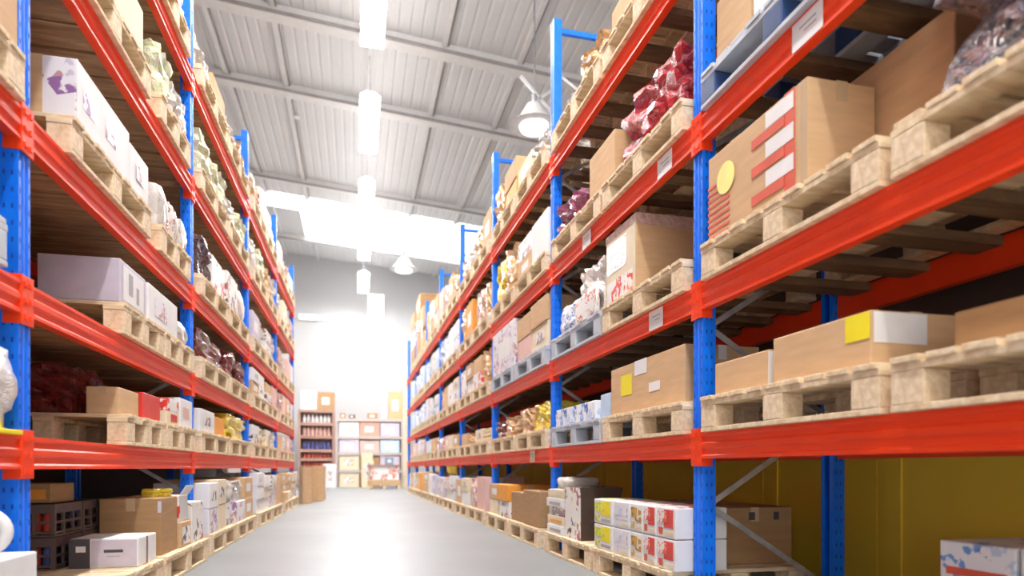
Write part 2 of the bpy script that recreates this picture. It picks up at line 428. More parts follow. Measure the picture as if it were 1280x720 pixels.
# ------------------------------------------------------------------ racks
def build_rack(s):
    g = SG[s]; nb = NBAY[s]; x0 = XF[s]; D = DEPTH[s]
    root = ob('pallet_rack', None, None, W(s, 0, 0, 0), ANG[s])
    tag(root, 'long blue post and red beam pallet rack along the ' + ('right' if s == 'R' else 'left') + ' of the aisle', 'rack')
    ys = [POST0[s] + BAY[s] * (i - 1) for i in range(nb + 1)]
    HT = 5.39
    # post: lipped channel with a rib down its face and a row of slots
    def post_mesh(front, holes):
        mb = MB(); w, dp = .052, .085
        prof = [(0, -w), (0, -.03), (.006, -.024), (.006, -.006), (0, -.003), (0, .003), (.006, .006), (.006, .024), (0, .03), (0, w),
                (dp, w), (dp, .02), (dp - .012, .02), (dp - .012, .036), (.02, .036), (.02, -.036), (dp - .012, -.036), (dp - .012, -.02), (dp, -.02), (dp, -w)]
        if not front: prof = [(dp - x, y) for x, y in prof]
        mb.prism_z(prof, 0.012, HT)
        mb.box(-.02, dp + .02, -.07, .07, 0, .012)
        if holes:
            z = .12
            while z < 4.2:
                for q in (-1, 1):
                    for dx in (.025, .058):
                        mb.box(dx - .0045, dx + .0045, q * w - .0012, q * w + .0012, z, z + .022, 1)
                xf = -.0008 if front else dp - .0008
                for q in (-.040, .040): mb.box(xf, xf + .0016, q - .004, q + .004, z, z + .022, 1)
                z += .075
        return mb.mesh('upright_post', [BLUE, HOLE])
    pm = {(f, h): post_mesh(f, h) for f in (True, False) for h in (True, False)}
    for i, y in enumerate(ys):
        ob('upright_post', pm[(True, i < 3)], root, (0, g * y, 0))
        ob('upright_post', pm[(False, i < 3)], root, (D - .085, g * y, 0))
        # bracing between the two posts of the frame
        mb = MB(); mb.box(.085, D - .085, -.02, .02, HT - .12, HT - .07); part('frame_tie', mb, BLUE, root, (0, g * y, 0))
        zf = .61; nodes = []
        k = 0
        while zf + .53 * k < HT - .2:
            nodes.append((.07 if k % 2 == 0 else D - .07, zf + .53 * k)); k += 1
        nodes = [(D - .07, .08)] + nodes
        for a, b in zip(nodes, nodes[1:]):
            if i > 4: break
            key = ('br', round(a[0], 3), round(b[0], 3), round(b[1] - a[1], 3), s)
            if key not in BLOBS:
                mb = MB(); mb.bar((a[0], 0, 0), (b[0], 0, b[1] - a[1]), .032, .012); BLOBS[key] = mb.mesh('brace', GALV)
            ob('brace', BLOBS[key], root, (0, g * y, a[1]))
    # beams
    Lb = BAY[s] - .104
    zb = -BH
    prof = [(.0, 0), (.052, 0), (.052, zb), (.0, zb), (0, zb + .016), (.010, zb + .026), (.010, zb + .052), (0, zb + .062), (0, zb + .088), (.010, zb + .098), (.010, zb + .124), (0, zb + .134)]
    mb = MB(); mb.prism_y([(x - .012, z) for x, z in prof], -Lb / 2, Lb / 2); beam_f = mb.mesh('beam', RED)
    mb = MB(); mb.prism_y([(.052 - x, z) for x, z in prof], -Lb / 2, Lb / 2); beam_r = mb.mesh('beam', RED)
    # connector: hooked end plate wrapping half of the post face
    mb = MB(); mb.cbox(-.014, -.002, -.052, .0, -.195, .028, .002); mb.cbox(-.014, .062, 0, .005, -.195, .028, .0015)
    for zz in (-.16, -.085, -.01): mb.cbox(-.020, -.013, -.036, -.018, zz - .012, zz + .012, .002)
    conn_a = mb.mesh('connector', RED)
    mb = MB(); mb.cbox(-.014, -.002, .0, .052, -.195, .028, .002); mb.cbox(-.014, .062, -.005, 0, -.195, .028, .0015)
    for zz in (-.16, -.085, -.01): mb.cbox(-.020, -.013, .018, .036, zz - .012, zz + .012, .002)
    conn_b = mb.mesh('connector', RED)
    # timber decking, one piece per bay and level
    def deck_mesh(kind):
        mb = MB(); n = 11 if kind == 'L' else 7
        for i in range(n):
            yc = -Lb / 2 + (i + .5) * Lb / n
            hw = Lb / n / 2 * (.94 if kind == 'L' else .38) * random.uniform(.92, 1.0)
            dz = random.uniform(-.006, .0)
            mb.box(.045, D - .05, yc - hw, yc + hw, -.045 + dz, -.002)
        return mb.mesh('shelf_deck', PLANK if kind == 'L' else PLANK_SHADE)
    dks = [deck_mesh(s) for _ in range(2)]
    for b in range(nb):
        yc = g * (ys[b] + ys[b + 1]) / 2
        for lv, zt in enumerate(TOPS[s]):
            if lv == 0: continue
            bo = ob('beam', beam_f, root, (0, yc, zt))
            near_c, far_c = (conn_a, conn_b)
            ob('connector', conn_a, bo, (0, -Lb / 2, 0)); ob('connector', conn_b, bo, (0, Lb / 2, 0))
            ob('beam', beam_r, root, (D - .052, yc, zt))
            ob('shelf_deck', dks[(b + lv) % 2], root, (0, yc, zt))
            if s == 'R':
                spots = {(1, 2): [(822, WHITE)], (1, 3): [(833, WHITE), (735, WHITE)], (0, 4): [(1000, WHITE)], (2, 1): [(667, CREAM)], (0, 3): [(1012, WHITE)]}.get((b, lv), [])
                for px, mt in spots:
                    y = ypx('R', px); mb = MB(); mb.box(-.0145, -.0122, -.10, .10, -.14, -.012); mb.box(-.0150, -.0144, -.06, .05, -.06, -.05, 1); mb.box(-.0150, -.0144, -.06, .02, -.085, -.078, 1)
                    part('shelf_label', mb, [mt, GREYINK], bo, (0, y - yc, 0))['label'] = 'white paper label stuck on the red beam'
    return root
rackR = build_rack('R'); rackL = build_rack('L')

# ================================================================== near goods, right rack
def mid(a, b): return (a + b) / 2
# ---- nearest bay, lowest shelf
_, _, z = pallet('R', 0, 1, 2.71, 'wood', 'farther')
pallet('R', 0, 1, 1.36, 'wood', 'nearer')
yA0, yA1 = ypx('R', 963, .03), ypx('R', 895, .03)
carton('R', yA0, yA1, .02, .36, z, .185, TAN, 'low tan carton with white end label on lowest right shelf, beside the post', grp('R', 1),
       stickers=[('near', 0, .8, .05, .95, 'label', WHITE), ('near', .3, .45, .05, .3, 'mark', REDTAPE, .003)])
yB0, yB1 = ypx('R', 1092, .02), ypx('R', 968, .02)
yB1 = min(yB1, yA0 - .01)
dB = max(.45, dpx('R', 1163, yB0))
carton('R', yB0, yB1, .01, dB, z, .225, TAN, 'long tan carton with big yellow sticker and white end label on lowest right shelf', grp('R', 1),
       stickers=[('aisle', .005, .22, .50, .98, 'yellow_sticker', YELLOW), ('near', .03, .62, .42, .97, 'label', WHITE)])
carton('R', ypx('R', 1290, .12), ypx('R', 1197, .12), .10, .60, z, .15, BROWN, 'flat brown carton on the nearer pallet of lowest right shelf, nearest bay', grp('R', 1))
# ---- nearest bay, second shelf
_, _, z = pallet('R', 0, 2, 2.71, 'wood', 'farther')
pallet('R', 0, 2, 1.36, 'wood', 'nearer')
yD0, yD1 = ypx('R', 1015, .0), ypx('R', 889, .0)
dD = dpx('R', 1095, yD0)
D_st = [('aisle', .0, .055, .02, .98, 'buff_strip', CLEARTAPE), ('aisle', .10, .19, .0, 1, 'red_tape', REDTAPE)]
for i in range(3):
    D_st += [('aisle', .19, .50, .10 + .3 * i, .20 + .3 * i, 'red_tape', REDTAPE, .0028), ('aisle', .11, .36, .21 + .3 * i, .37 + .3 * i, 'white_label', WHITE, .0028)]
D_st += [('aisle', .74, 1.0, .02 + .075 * i, .05 + .075 * i, 'red_stripe', REDTAPE) for i in range(9)]
bigD = carton('R', yD0, yD1, -.02, dD, z, .475, TAN, 'large tan carton with red and white tape bands and round yellow sticker, second right shelf', grp('R', 2), stickers=D_st)
mb = MB(); mb.prism_z([(.085 * math.cos(k * math.pi / 14), .085 * math.sin(k * math.pi / 14)) for k in range(28)], 0, .0015)
st = part('round_sticker', mb, plain('pale yellow sticker', (.93, .86, .25), .5), bigD, (-(dD + .02) / 2 - .0035, .28 * (yD1 - yD0), .30)); st.rotation_euler = (0, R_(-90), 0)
carton('R', 2.10, 3.25, dD + .02, .93, z, .60, TAN, 'tall plain tan carton standing behind the red taped carton on second right shelf', grp('R', 2), tape=False)
bundle('R', .95, 1.90, .02, .72, z, .62, BLKFILM, 'shiny black plastic wrapped bundle on second right shelf, nearest bay', grp('R', 2), amp=.16, sq=.3)
# ---- nearest bay, third shelf
_, _, z = pallet('R', 0, 3, 2.71, 'navy', 'farther')
carton('R', 3.02, 3.35, .05, .5, z, .42, TAN, 'tan carton on third right shelf, nearest bay, next to the second post', grp('R', 3))
carton('R', 2.58, 3.0, .05, .5, z, .50, WHITE, 'white carton on third right shelf, nearest bay, beside a tan carton', grp('R', 3))
pallet('R', 0, 3, 1.36, 'wood', 'nearer')
# ---- nearest bay, floor
_, _, z = pallet('R', 0, 0, 1.75, 'wood', 'only', d0=.2)
for i in range(3):
    for k in range(2):
        nm = [('nearest', 'middle', 'farthest')[i], ('lower', 'upper')[k]]
        carton('R', 1.22 + .34 * i, 1.55 + .34 * i, .42, .95, z + k * .165, .16, PR_BLUE if (i + k) % 2 else WHITE, f"{'blue and white printed' if (i + k) % 2 else 'plain white'} box, {nm[1]} {nm[0]} of the pile under nearest right bay", grp('R', 0), tape=False,
               stickers=[('aisle', .1, .9, .15, .35, 'print_band', REDTAPE), ('near', .1, .9, .2, .6, 'print_band', PR_BLUE)])
# ---- second bay, lowest shelf
_, _, z = pallet('R', 1, 1, 4.22, 'wood', 'nearer')
_, _, z = pallet('R', 1, 1, 5.57, 'grey', 'farther', look='whitish grey plastic pallet')
carton('R', ypx('R', 858, .03), ypx('R', 765, .03), .02, .55, z, .37, TAN, 'tan carton with yellow and white stickers on lowest right shelf, second bay', grp('R', 1), tape=plain('white tape', (.85, .84, .83), .3),
       stickers=[('aisle', .66, .83, .38, .80, 'yellow_sticker', YELLOW), ('aisle', .28, .42, .33, .50, 'label', WHITE), ('aisle', .45, .62, .72, 1.0, 'tape_end', WHITE)])
carton('R', ypx('R', 764, .03), ypx('R', 752, .03), .02, .40, z, .20, LBLUE, 'small pale blue box squeezed beside the tan carton on lowest right shelf', grp('R', 1), tape=False)
for i, (a, b) in enumerate(((747, 719), (717, 697))):
    carton('R', ypx('R', a, .0), ypx('R', b, .0), -.02, .45, z, .16, PR_BLUE, f"white box with blue print on grey pallet, {('nearer', 'farther')[i]} of the two", grp('R', 1), tape=False)
# ---- second bay, second shelf
pallet('R', 1, 2, 4.22, 'wood', 'nearer')
_, _, z = pallet('R', 1, 2, 5.57, 'grey', 'farther', look='bluish grey plastic pallet')
hb = carton('R', 4.36, 4.94, .02, .62, z, .585, TAN, 'tall wrapped tan carton with pinkish film top on second right shelf, second bay', grp('R', 2), tape=False,
       stickers=[('aisle', .02, .98, .02, .9, 'pale_side', CREAM), ('aisle', .1, .95, .02, .34, 'red_print', PR_WR, .003), ('aisle', .3, .95, .45, .85, 'pale_print', WFILM, .003), ('top', .0, 1, .0, 1, 'film_top', PKFILM), ('aisle', 0, 1, .9, 1.0, 'film_fold', PKFILM, .003), ('near', 0, 1, .86, 1.0, 'film_fold', PKFILM, .003)])
bundle('R', 4.98, 5.55, .0, .6, z, .50, WFILM, 'white film wrapped bundle on second right shelf, behind the tall wrapped carton', grp('R', 2), amp=.1)
bundle('R', 4.99, 5.50, -.05, -.005, z, .22, PR_WR, 'small red and white printed bag at the foot of the white bundle', grp('R', 2), name='bag', cat='bag', amp=.05)
sack('R', 5.58, 6.2, .0, .6, z, .30, PR_BLUE, 'white sack with blue print at far end of second right shelf, second bay', grp('R', 2))
# ---- second bay, third shelf
_, _, z = pallet('R', 1, 3, 4.22, 'wood', 'nearer')
pallet('R', 1, 3, 5.57, 'wood', 'farther')
bundle('R', 3.68, 4.62, .0, .7, z, .50, REDFILM, 'red film wrapped bundle with white glints on third right shelf, second bay', grp('R', 3), amp=.15, sq=.3)
carton('R', ypx('R', 770, .03), ypx('R', 738, .03), .02, .5, z, .42, TAN, 'tan carton on third right shelf, between the red and the magenta bundle', grp('R', 3))
bundle('R', 5.55, 6.20, .0, .6, z, .34, PURFILM, 'magenta film wrapped bundle on third right shelf, second bay', grp('R', 3), amp=.15)
# ---- second bay, top shelf
_, _, z = pallet('R', 1, 4, 4.22, 'wood', 'nearer')
pallet('R', 1, 4, 5.57, 'wood', 'farther')
carton('R', 3.68, 4.25, .02, .6, z, .42, CREAM, 'cream carton on top right shelf, second bay, nearest the camera', grp('R', 4))
carton('R', 4.27, 4.9, .05, .6, z, .32, TAN, 'tan carton on top right shelf, second bay, beside a cream carton', grp('R', 4))
bundle('R', 5.02, 5.6, .0, .6, z, .30, OFILM, 'orange brown film bundle on top right shelf, second bay', grp('R', 4))
bundle('R', 5.62, 6.25, .05, .6, z, .22, WFILM, 'low white film bundle on top right shelf, second bay, far end', grp('R', 4))
carton('R', 5.2, 6.25, .63, .92, z, .55, ORANGE, 'orange brown carton at the back of top right shelf, second bay', grp('R', 4))
# ---- second bay, floor
_, _, z = pallet('R', 1, 0, 4.22, 'wood', 'nearer')
pallet('R', 1, 0, 5.57, 'wood', 'farther')
PR_DENSE = {PR_WR.name: printed('red food print', (.80, .10, .07), [(.85, .80, .74), (.50, .18, .08), (.62, .05, .04)], 16, .8), PR_GOLD.name: printed('golden food print', (.60, .36, .06), [(.30, .15, .04), (.80, .62, .25)], 18, .7),
 PR_LIL.name: printed('lilac soft print', (.78, .74, .82), [(.55, .60, .80), (.80, .66, .62)], 14, .6), PR_YEL.name: printed('melon print', (.82, .80, .05), [(.45, .55, .06), (.90, .86, .35), (.30, .30, .20)], 18, .7)}
cols = [(858, 823, PR_WR, 'white carton with red printed picture', REDPL), (822, 806, PR_WR, 'narrow white carton with red print', REDPL), (805, 790, PR_GOLD, 'white carton with golden food picture', PR_GOLD), (788, 769, PR_LIL, 'pale carton with lilac print', PR_LIL), (767, 744, PR_YEL, 'white carton with yellow melon print', YELLOW)]
for px0, px1, mt, lk, pic in cols:
    y0, y1 = max(3.535, ypx('R', px0, -.1)), ypx('R', px1, -.1)
    for k in range(2):
        c = carton('R', y0, y1, -.11, .24, z + k * .195, .19, WHITE, f"{lk}, {('lower', 'upper')[k]} row under second bay of the right rack", 'printed food cartons under the right rack', tape=False,
               stickers=[('aisle', .10, .60, .34, .93, 'picture', pic), ('aisle', .42, .94, .50, .86, 'picture', PR_DENSE[mt.name], .003), ('aisle', .66, .90, .10, .34, 'picture', PR_DENSE[mt.name], .003), ('aisle', .08, .6, .10, .22, 'text_band', GREYINK if mt is PR_YEL else CREAM), ('top', .05, .95, .1, .9, 'print_band', mt)])
carton('R', 3.72, 4.85, .28, .84, z, .37, BROWN, 'big brown carton behind the printed food cartons under the right rack', grp('R', 0), stickers=[('near', .42, .50, .78, .92, 'arrow_mark', BLACKINK), ('near', .75, .82, .78, .92, 'arrow_mark', BLACKINK)])
yb0 = ypx('R', 721, -.1)
o = carton('R', yb0 - .05, yb0 + .38, -.08, .30, z, .46, DBROWN, 'dark brown plastic bin with slotted end beside white stacks under the right rack', grp('R', 0), tape=False, name='bin', cat='bin',
       stickers=[('near', .22, .72, .34, .40, 'slot', BLACKINK), ('near', -.02, 1.02, .9, 1.0, 'rim', DBROWN, .004), ('aisle', 0, .98, .0, .99, 'white_side', PR_MIX), ])
for k in range(5):
    carton('R', yb0 + .40, 6.18 + .02 * (k % 2), -.10 + .01 * (k % 3), .35, z + k * .085, .082, (WHITE, CREAM, PR_MIX, WHITE, CREAM)[k], f"flat {('white', 'cream', 'printed', 'white', 'cream')[k]} box, {('lowest', 'second', 'middle', 'fourth', 'topmost')[k]} in the flat stack beside the dark bin", 'flat boxes beside the dark bin', tape=False,
           stickers=[('aisle', .1, .8, .25, .6, 'print_band', (GREYINK, ORANGE, GREYINK, GREYINK, CREAM)[k])])
sack('R', yb0 + .42, 6.1, -.05, .3, z + .428, .12, WFILM, 'white crumpled bag on top of the flat box stack under the right rack', grp('R', 0))

# ================================================================== near goods, left rack
# ---- nearest bay (only its far end is in the frame)
z = TOPS['L'][1]
mb = MB(); mb.cbox(-.46, .46, -.60, .60, 0, .02, .004)
tag(ob('board', mb.mesh('board', YELLOW), None, W('L', .42, 2.69, z + .001), ANG['L']), 'flat yellow board under the white sack on lowest left shelf, nearest left bay', 'board')
sack('L', 2.5, 3.33, -.04, .5, z + .021, .38, WFILM, 'white sack at left edge of the picture on lowest left shelf', grp('L', 1))
_, _, z = pallet('L', 0, 2, 2.50, 'grey', 'farther', look='blue grey plastic pallet')
bundle('L', 2.3, 3.14, .0, .6, z, .30, BFILM, 'blue and white film bundle on second left shelf, nearest bay', grp('L', 2))
_, _, z = pallet('L', 0, 3, 2.65, 'wood', 'farther')
carton('L', 2.7, 3.27, -.03, .5, z, .30, TAN, 'tan carton on third left shelf, nearest bay', grp('L', 3))
_, _, z = pallet('L', 0, 0, 2.65, 'wood', 'farther')
carton('L', 2.75, 3.28, -.1, .4, z, .26, WHITE, 'white carton under the left rack, nearest bay, at the picture edge', grp('L', 0), stickers=[('near', .5, .9, .1, .5, 'print', GREYINK), ('near', .6, .95, .7, .9, 'print', ORANGE)])
_, _, z = pallet('L', 0, 4, 2.65, 'wood', 'farther')
carton('L', 2.4, 3.27, .0, .5, z, .4, BROWN, 'brown carton on fourth left shelf, nearest bay', grp('L', 4))
mb = MB(); n_, m_ = 24, 10
for i in range(n_):
    a0, a1 = 2 * math.pi * i / n_, 2 * math.pi * (i + 1) / n_
    ring = lambda a: [((.075 + .024 * math.cos(2 * math.pi * j / m_)) * math.cos(a), .024 * math.sin(2 * math.pi * j / m_), .1 + (.075 + .024 * math.cos(2 * math.pi * j / m_)) * math.sin(a)) for j in range(m_)]
    mb.add(ring(a0) + ring(a1), [(j, (j + 1) % m_, m_ + (j + 1) % m_, m_ + j) for j in range(m_)], 0, True)
tag(ob('hose_ring', mb.mesh('hose_ring', WHITE), None, W('L', .02, 3.12, .4635), ANG['L']), 'white ring standing on the white carton at the left picture edge', 'ring')
# ---- second bay, floor
_, _, z = pallet('L', 1, 0, 4.30, 'wood', 'nearer', d0=-.16)
_, _, z = pallet('L', 1, 0, 5.66, 'wood', 'farther', d0=-.16)
carton('L', 4.54, 4.92, -.12, .27, z, .185, WHITE, 'white carton with dark lettering on front pallet under the left rack, second bay', grp('L', 0), tape=False,
       stickers=[('near', .02, .68, .06, .94, 'front_panel', LILAC), ('near', .70, 1.0, .0, 1, 'dark_end', BLACKINK), ('near', .76, .9, .55, .75, 'mark', WHITE, .003), ('near', .22, .50, .52, .62, 'lettering', BLACKINK, .003), ('near', .26, .46, .38, .41, 'lettering', GREYINK, .003), ('aisle', .42, .50, .02, .98, 'edge_stripe', MAROON)])
bd, cp = bottle_mesh('b', plain('red label', (.65, .08, .05), .4), plain('blue cap', (.12, .2, .55), .4))
bd2, cp2 = bottle_mesh('b', plain('blue label', (.08, .12, .38), .4), plain('red cap', (.5, .06, .05), .4))
for k in range(2):
    for i in range(2):
        cy0 = 4.50 + .42 * i
        lab = f"dark bottle crate, {('bottom', 'top')[k]} crate of the {('nearer', 'farther')[i]} stack under the left rack"
        crate('L', cy0, cy0 + .40, .33, .66, z + k * .205, .20, BLUECR, lab, 'bottle crates under the left rack')
        if i == 0:
            for c in range(4):
                p = W('L', .39 + .066 * c, cy0 + .06, z + k * .205 + .014)
                bb = ob('bottle', bd if (c + k) % 3 else bd2, None, p, ANG['L'])
                ob('cap', cp if (c + k) % 3 else cp2, bb)
                tag(bb, f"{'red' if (c + k) % 3 else 'blue'} labelled bottle, {('first', 'second', 'third', 'fourth')[c]} from aisle in the {('bottom', 'top')[k]} near crate", 'bottle', 'bottles in the near crate stack')
carton('L', 4.52, 4.86, .36, .64, z + .412, .12, BROWN, 'small brown carton on top of the bottle crates under the left rack', grp('L', 0), stickers=[('near', .1, .5, .2, .7, 'label', ORANGE)])
carton('L', 5.10, 5.52, -.1, .30, z, .41, BROWN, 'plain brown carton behind the white lettered carton under the left rack', grp('L', 0), stickers=[('near', .0, .06, .75, .95, 'label', LILAC)])
carton('L', 5.54, 5.86, -.12, .28, z, .20, TAN, 'open tan carton with things sticking out, lower, under the left rack', grp('L', 0), stickers=[('aisle', .1, .9, .1, .8, 'picture', PR_MIX)])
carton('L', 5.56, 5.84, -.10, .26, z + .201, .21, PR_WR, 'white and red printed carton on top of the open tan carton, left rack', grp('L', 0), tape=False, lid=True)
carton('L', 5.88, 6.28, -.12, .28, z, .34, PR_MIX, 'dark and white printed carton beside the second left post, floor level', grp('L', 0), tape=False)
bundle('L', 5.36, 5.5, -.08, .12, z + .412, .06, YFILM, 'small yellow plastic pack lying on the plain brown carton', grp('L', 0), name='pack', cat='pack')
# ---- second bay, lowest shelf
_, _, z = pallet('L', 1, 1, 5.015, 'short', 'middle')
pallet('L', 1, 1, 5.90, 'short', 'farther')
bundle('L', 4.64, 5.3, .28, .88, z, .33, MAROON, 'dark maroon film bundle behind the tan and red boxes on lowest left shelf', grp('L', 1))
carton('L', 4.63, 5.02, .02, .21, z, .175, TAN, 'tan carton on lowest left shelf beside a red box', grp('L', 1))
carton('L', 5.04, 5.44, .0, .24, z, .19, REDPL, 'red box on lowest left shelf between tan and white boxes', grp('L', 1), tape=False)
carton('L', 5.50, 5.85, -.03, .45, z, .10, CREAM, 'low cream box with red mark on lowest left shelf', grp('L', 1), tape=False, stickers=[('aisle', .3, .8, .2, .8, 'mark', REDPL)])
carton('L', 5.50, 5.85, -.03, .45, z + .101, .10, PR_WR, 'white and red printed box on top of the low cream box', grp('L', 1), tape=False)
carton('L', 5.88, 6.28, -.03, .45, z, .24, WHITE, 'white box on lowest left shelf against the second post', grp('L', 1), stickers=[('aisle', .2, .7, .3, .7, 'mark', PINK)])
# ---- second bay, second shelf
_, _, z = pallet('L', 1, 2, 4.95, 'short', 'middle')
pallet('L', 1, 2, 5.85, 'short', 'farther')
carton('L', 4.53, 5.03, -.02, .44, z, .275, LILAC, 'big whitish carton on second left shelf, second bay, nearer of two', grp('L', 2), tape=False, stickers=[('aisle', .1, .9, .1, .9, 'white_side', WHITE), ('aisle', .3, .45, .3, .8, 'print', GREYINK, .003), ('aisle', .6, .7, .2, .6, 'print', GREYINK, .003)])
carton('L', 5.05, 5.80, -.03, .44, z, .27, WHITE, 'big white carton with dark print on second left shelf, second bay, farther of two', grp('L', 2), tape=False, stickers=[('aisle', .2, .6, .25, .75, 'print', PR_LIL)])
sack('L', 5.82, 6.26, -.02, .4, z, .2, WFILM, 'white sack on second left shelf against the second post', grp('L', 2))
# ---- second bay, third shelf
_, _, z = pallet('L', 1, 3, 4.42, 'wood', 'nearer')
pallet('L', 1, 3, 5.74, 'short', 'farther')
carton('L', 3.86, 4.66, -.03, .42, z, .34, PR_LIL, 'long lilac and white printed carton on third left shelf, second bay', grp('L', 3), tape=False, stickers=[('near', .35, .8, 0, 1, 'brown_side', TAN), ('aisle', .0, 1, .0, 1, 'white_side', WHITE), ('aisle', .1, .3, .35, .7, 'print', PR_LIL, .003), ('aisle', .5, .7, .35, .7, 'print', PR_LIL, .003)])
carton('L', 4.68, 5.06, -.03, .42, z, .30, WHITE, 'white carton beside the long lilac carton on third left shelf', grp('L', 3), tape=False, stickers=[('aisle', .3, .7, .35, .7, 'print', PR_LIL, .003)])
for i in range(3):
    sack('L', 5.36 + .29 * i, 5.64 + .29 * i, -.02, .4, z, .36 - .03 * i, (WFILM, PR_MIX, WFILM)[i], f"{('white', 'dark printed white', 'white')[i]} sack on third left shelf, second bay, {('nearest', 'middle', 'farthest')[i]} of three", grp('L', 3))
# ---- second bay, fourth shelf
_, _, z = pallet('L', 1, 4, 4.42, 'wood', 'nearer')
pallet('L', 1, 4, 5.74, 'short', 'farther')
bundle('L', 3.8, 4.4, -.02, .5, z, .36, OFILM, 'orange film bundle on fourth left shelf, second bay', grp('L', 4))
carton('L', 4.42, 5.05, .0, .5, z, .40, CREAM, 'cream carton on fourth left shelf, second bay', grp('L', 4))
bundle('L', 5.33, 5.72, -.02, .45, z, .42, GFILM, 'lime green film bundle on fourth left shelf, nearer of two', grp('L', 4))
bundle('L', 5.76, 6.2, -.02, .45, z, .36, WFILM, 'white film bundle on fourth left shelf against the second post', grp('L', 4))
# ---- second bay, top shelf
_, _, z = pallet('L', 1, 5, 4.42, 'wood', 'nearer')
pallet('L', 1, 5, 5.74, 'short', 'farther')
carton('L', 3.8, 4.4, .0, .5, z, .3, TAN, 'tan carton on top left shelf, second bay', grp('L', 5))
bundle('L', 4.45, 5.05, -.02, .5, z, .34, OFILM, 'orange film bundle on top left shelf, second bay', grp('L', 5))
bundle('L', 5.33, 6.16, -.02, .5, z, .28, WFILM, 'white film bundle on top left shelf, second bay', grp('L', 5))

# ================================================================== farther bays
KIND = {
 'tan': (TAN, 'tan carton'), 'brown': (BROWN, 'brown carton'), 'white': (WHITE, 'white carton'), 'cream': (CREAM, 'cream carton'), 'mix': (PR_MIX, 'printed carton'), 'wr': (PR_WR, 'red and white carton'),
 'lil': (PR_LIL, 'lilac printed carton'), 'blue': (PR_BLUE, 'blue and white carton'), 'pink': (PINK, 'pink carton'), 'lilac': (LILAC, 'pale lilac carton'), 'yel': (PR_YEL, 'yellow printed carton'), 'orange': (ORANGE, 'orange carton'), 'lb': (LBLUE, 'pale blue carton'), 'red': (REDPL, 'red box'), 'gold': (PR_GOLD, 'golden printed carton')}
BK = {'o': (OFILM, 'orange film bundle'), 'w': (WFILM, 'white film bundle'), 'g': (GFILM, 'lime film bundle'), 'b': (BFILM, 'blue film bundle'), 'p': (PKFILM, 'pink film bundle'), 'm': (MAROON, 'maroon film bundle'), 'y': (YFILM, 'yellow film bundle'), 'r': (REDFILM, 'red film bundle'), 'u': (PURFILM, 'magenta film bundle'), 'k': (BLKFILM, 'black film bundle')}
def slots(s, b):
    a = POST0[s] + BAY[s] * (b - 1); c = a + BAY[s] / 2
    return c - .675, c + .675
def fill(s, b, lv, slot, spec, hmax, kind='wood', d0=-.03):
    """spec: comma list along y of stacks, each written bottom to top with '/' between; capital B: bundle, S: sack, C: wooden crate"""
    yc = slots(s, b)[slot]; pos = ('nearer', 'farther')[slot]
    _, dd, z = pallet(s, b, lv, yc, kind, pos, detail=(b <= 2))
    st = spec.split(','); n = len(st); L = PK[kind][0]; y = yc - L / 2 + .01; wsum = L - .02
    for i, col in enumerate(st):
        w = wsum / n; items = col.split('/'); zz = z; hs = hmax * random.uniform(.86, 1.0)
        for k, it in enumerate(items):
            h = hs / len(items) - .002
            p = ('first', 'second', 'third', 'fourth')[i] if n > 1 else ''
            v = ('' if len(items) == 1 else ('lower', 'upper')[k] if len(items) == 2 else ('lowest', 'middle', 'upper')[k] if len(items) == 3 else ('lowest', 'second', 'third', 'topmost')[k])
            ps = ' '.join(x for x in (v, p) if x)
            tail = f"{ps + ' ' if ps else ''}on {pos} pallet {where(s, b, lv)}"
            dj = d0 + random.uniform(0, .04) + (-.08 if lv == 0 else 0)
            y0, y1 = y + w * i + .012, y + w * (i + 1) - .012
            if it[0] in 'BS' and it[1:] in BK:
                mt, lk = BK[it[1:]]
                f = bundle if it[0] == 'B' else sack
                if it[0] == 'S': lk = lk.replace('film bundle', 'sack')
                f(s, y0, y1, dj, dj + .6, zz, h, mt, f"{lk}, {tail}", grp(s, lv))
            elif it == 'C':
                crate(s, y0, y1, dj, dj + .5, zz, h, WOOD, f"wooden slatted crate, {tail}", grp(s, lv), wood=True)
            else:
                mt, lk = KIND[it]
                carton(s, y0, y1, dj, dj + random.uniform(.45, .6), zz, h, mt, f"{lk}, {tail}", grp(s, lv), tape=(b <= 3), stickers=[('aisle', .2, .7, .3, .7, 'label', PR_MIX if mt in (WHITE, CREAM) else WHITE)] if random.random() < .55 else ())
            zz += h + .002
# right: levels 0..4
F = fill
F('R', 2, 0, 0, 'brown,brown', .40); F('R', 2, 0, 1, 'mix/orange,cream/tan', .44)
F('R', 2, 1, 0, 'By,Bo', .34); F('R', 2, 1, 1, 'Bo,Bm', .26)
F('R', 2, 2, 0, 'cream/tan,pink/tan', .58, 'grey'); F('R', 2, 2, 1, 'lil', .60, 'grey')
F('R', 2, 3, 0, 'white,tan/mix', .50); F('R', 2, 3, 1, 'Bo,By', .62)
F('R', 2, 4, 0, 'Bw,cream', .30); F('R', 2, 4, 1, 'orange/tan,Bo', .55)
F('R', 3, 0, 0, 'pink,Bp', .54); F('R', 3, 0, 1, 'white/cream,tan', .50)
F('R', 3, 1, 0, 'C,cream', .22); F('R', 3, 1, 1, 'Bo,tan', .22)
F('R', 3, 2, 0, 'Bo,wr/tan', .52); F('R', 3, 2, 1, 'white/tan,mix', .52)
F('R', 3, 3, 0, 'Bo,Bp', .62); F('R', 3, 3, 1, 'orange,Bo', .66)
F('R', 3, 4, 0, 'tan,Bo', .55); F('R', 3, 4, 1, 'Bw,Bo', .45)
F('R', 4, 0, 0, 'white/mix/white,white/wr', .50); F('R', 4, 0, 1, 'lilac,mix', .46)
F('R', 4, 1, 0, 'tan,cream', .28); F('R', 4, 1, 1, 'pink,Bp', .32)
F('R', 4, 2, 0, 'white/cream,white', .5); F('R', 4, 2, 1, 'tan,Bo', .48)
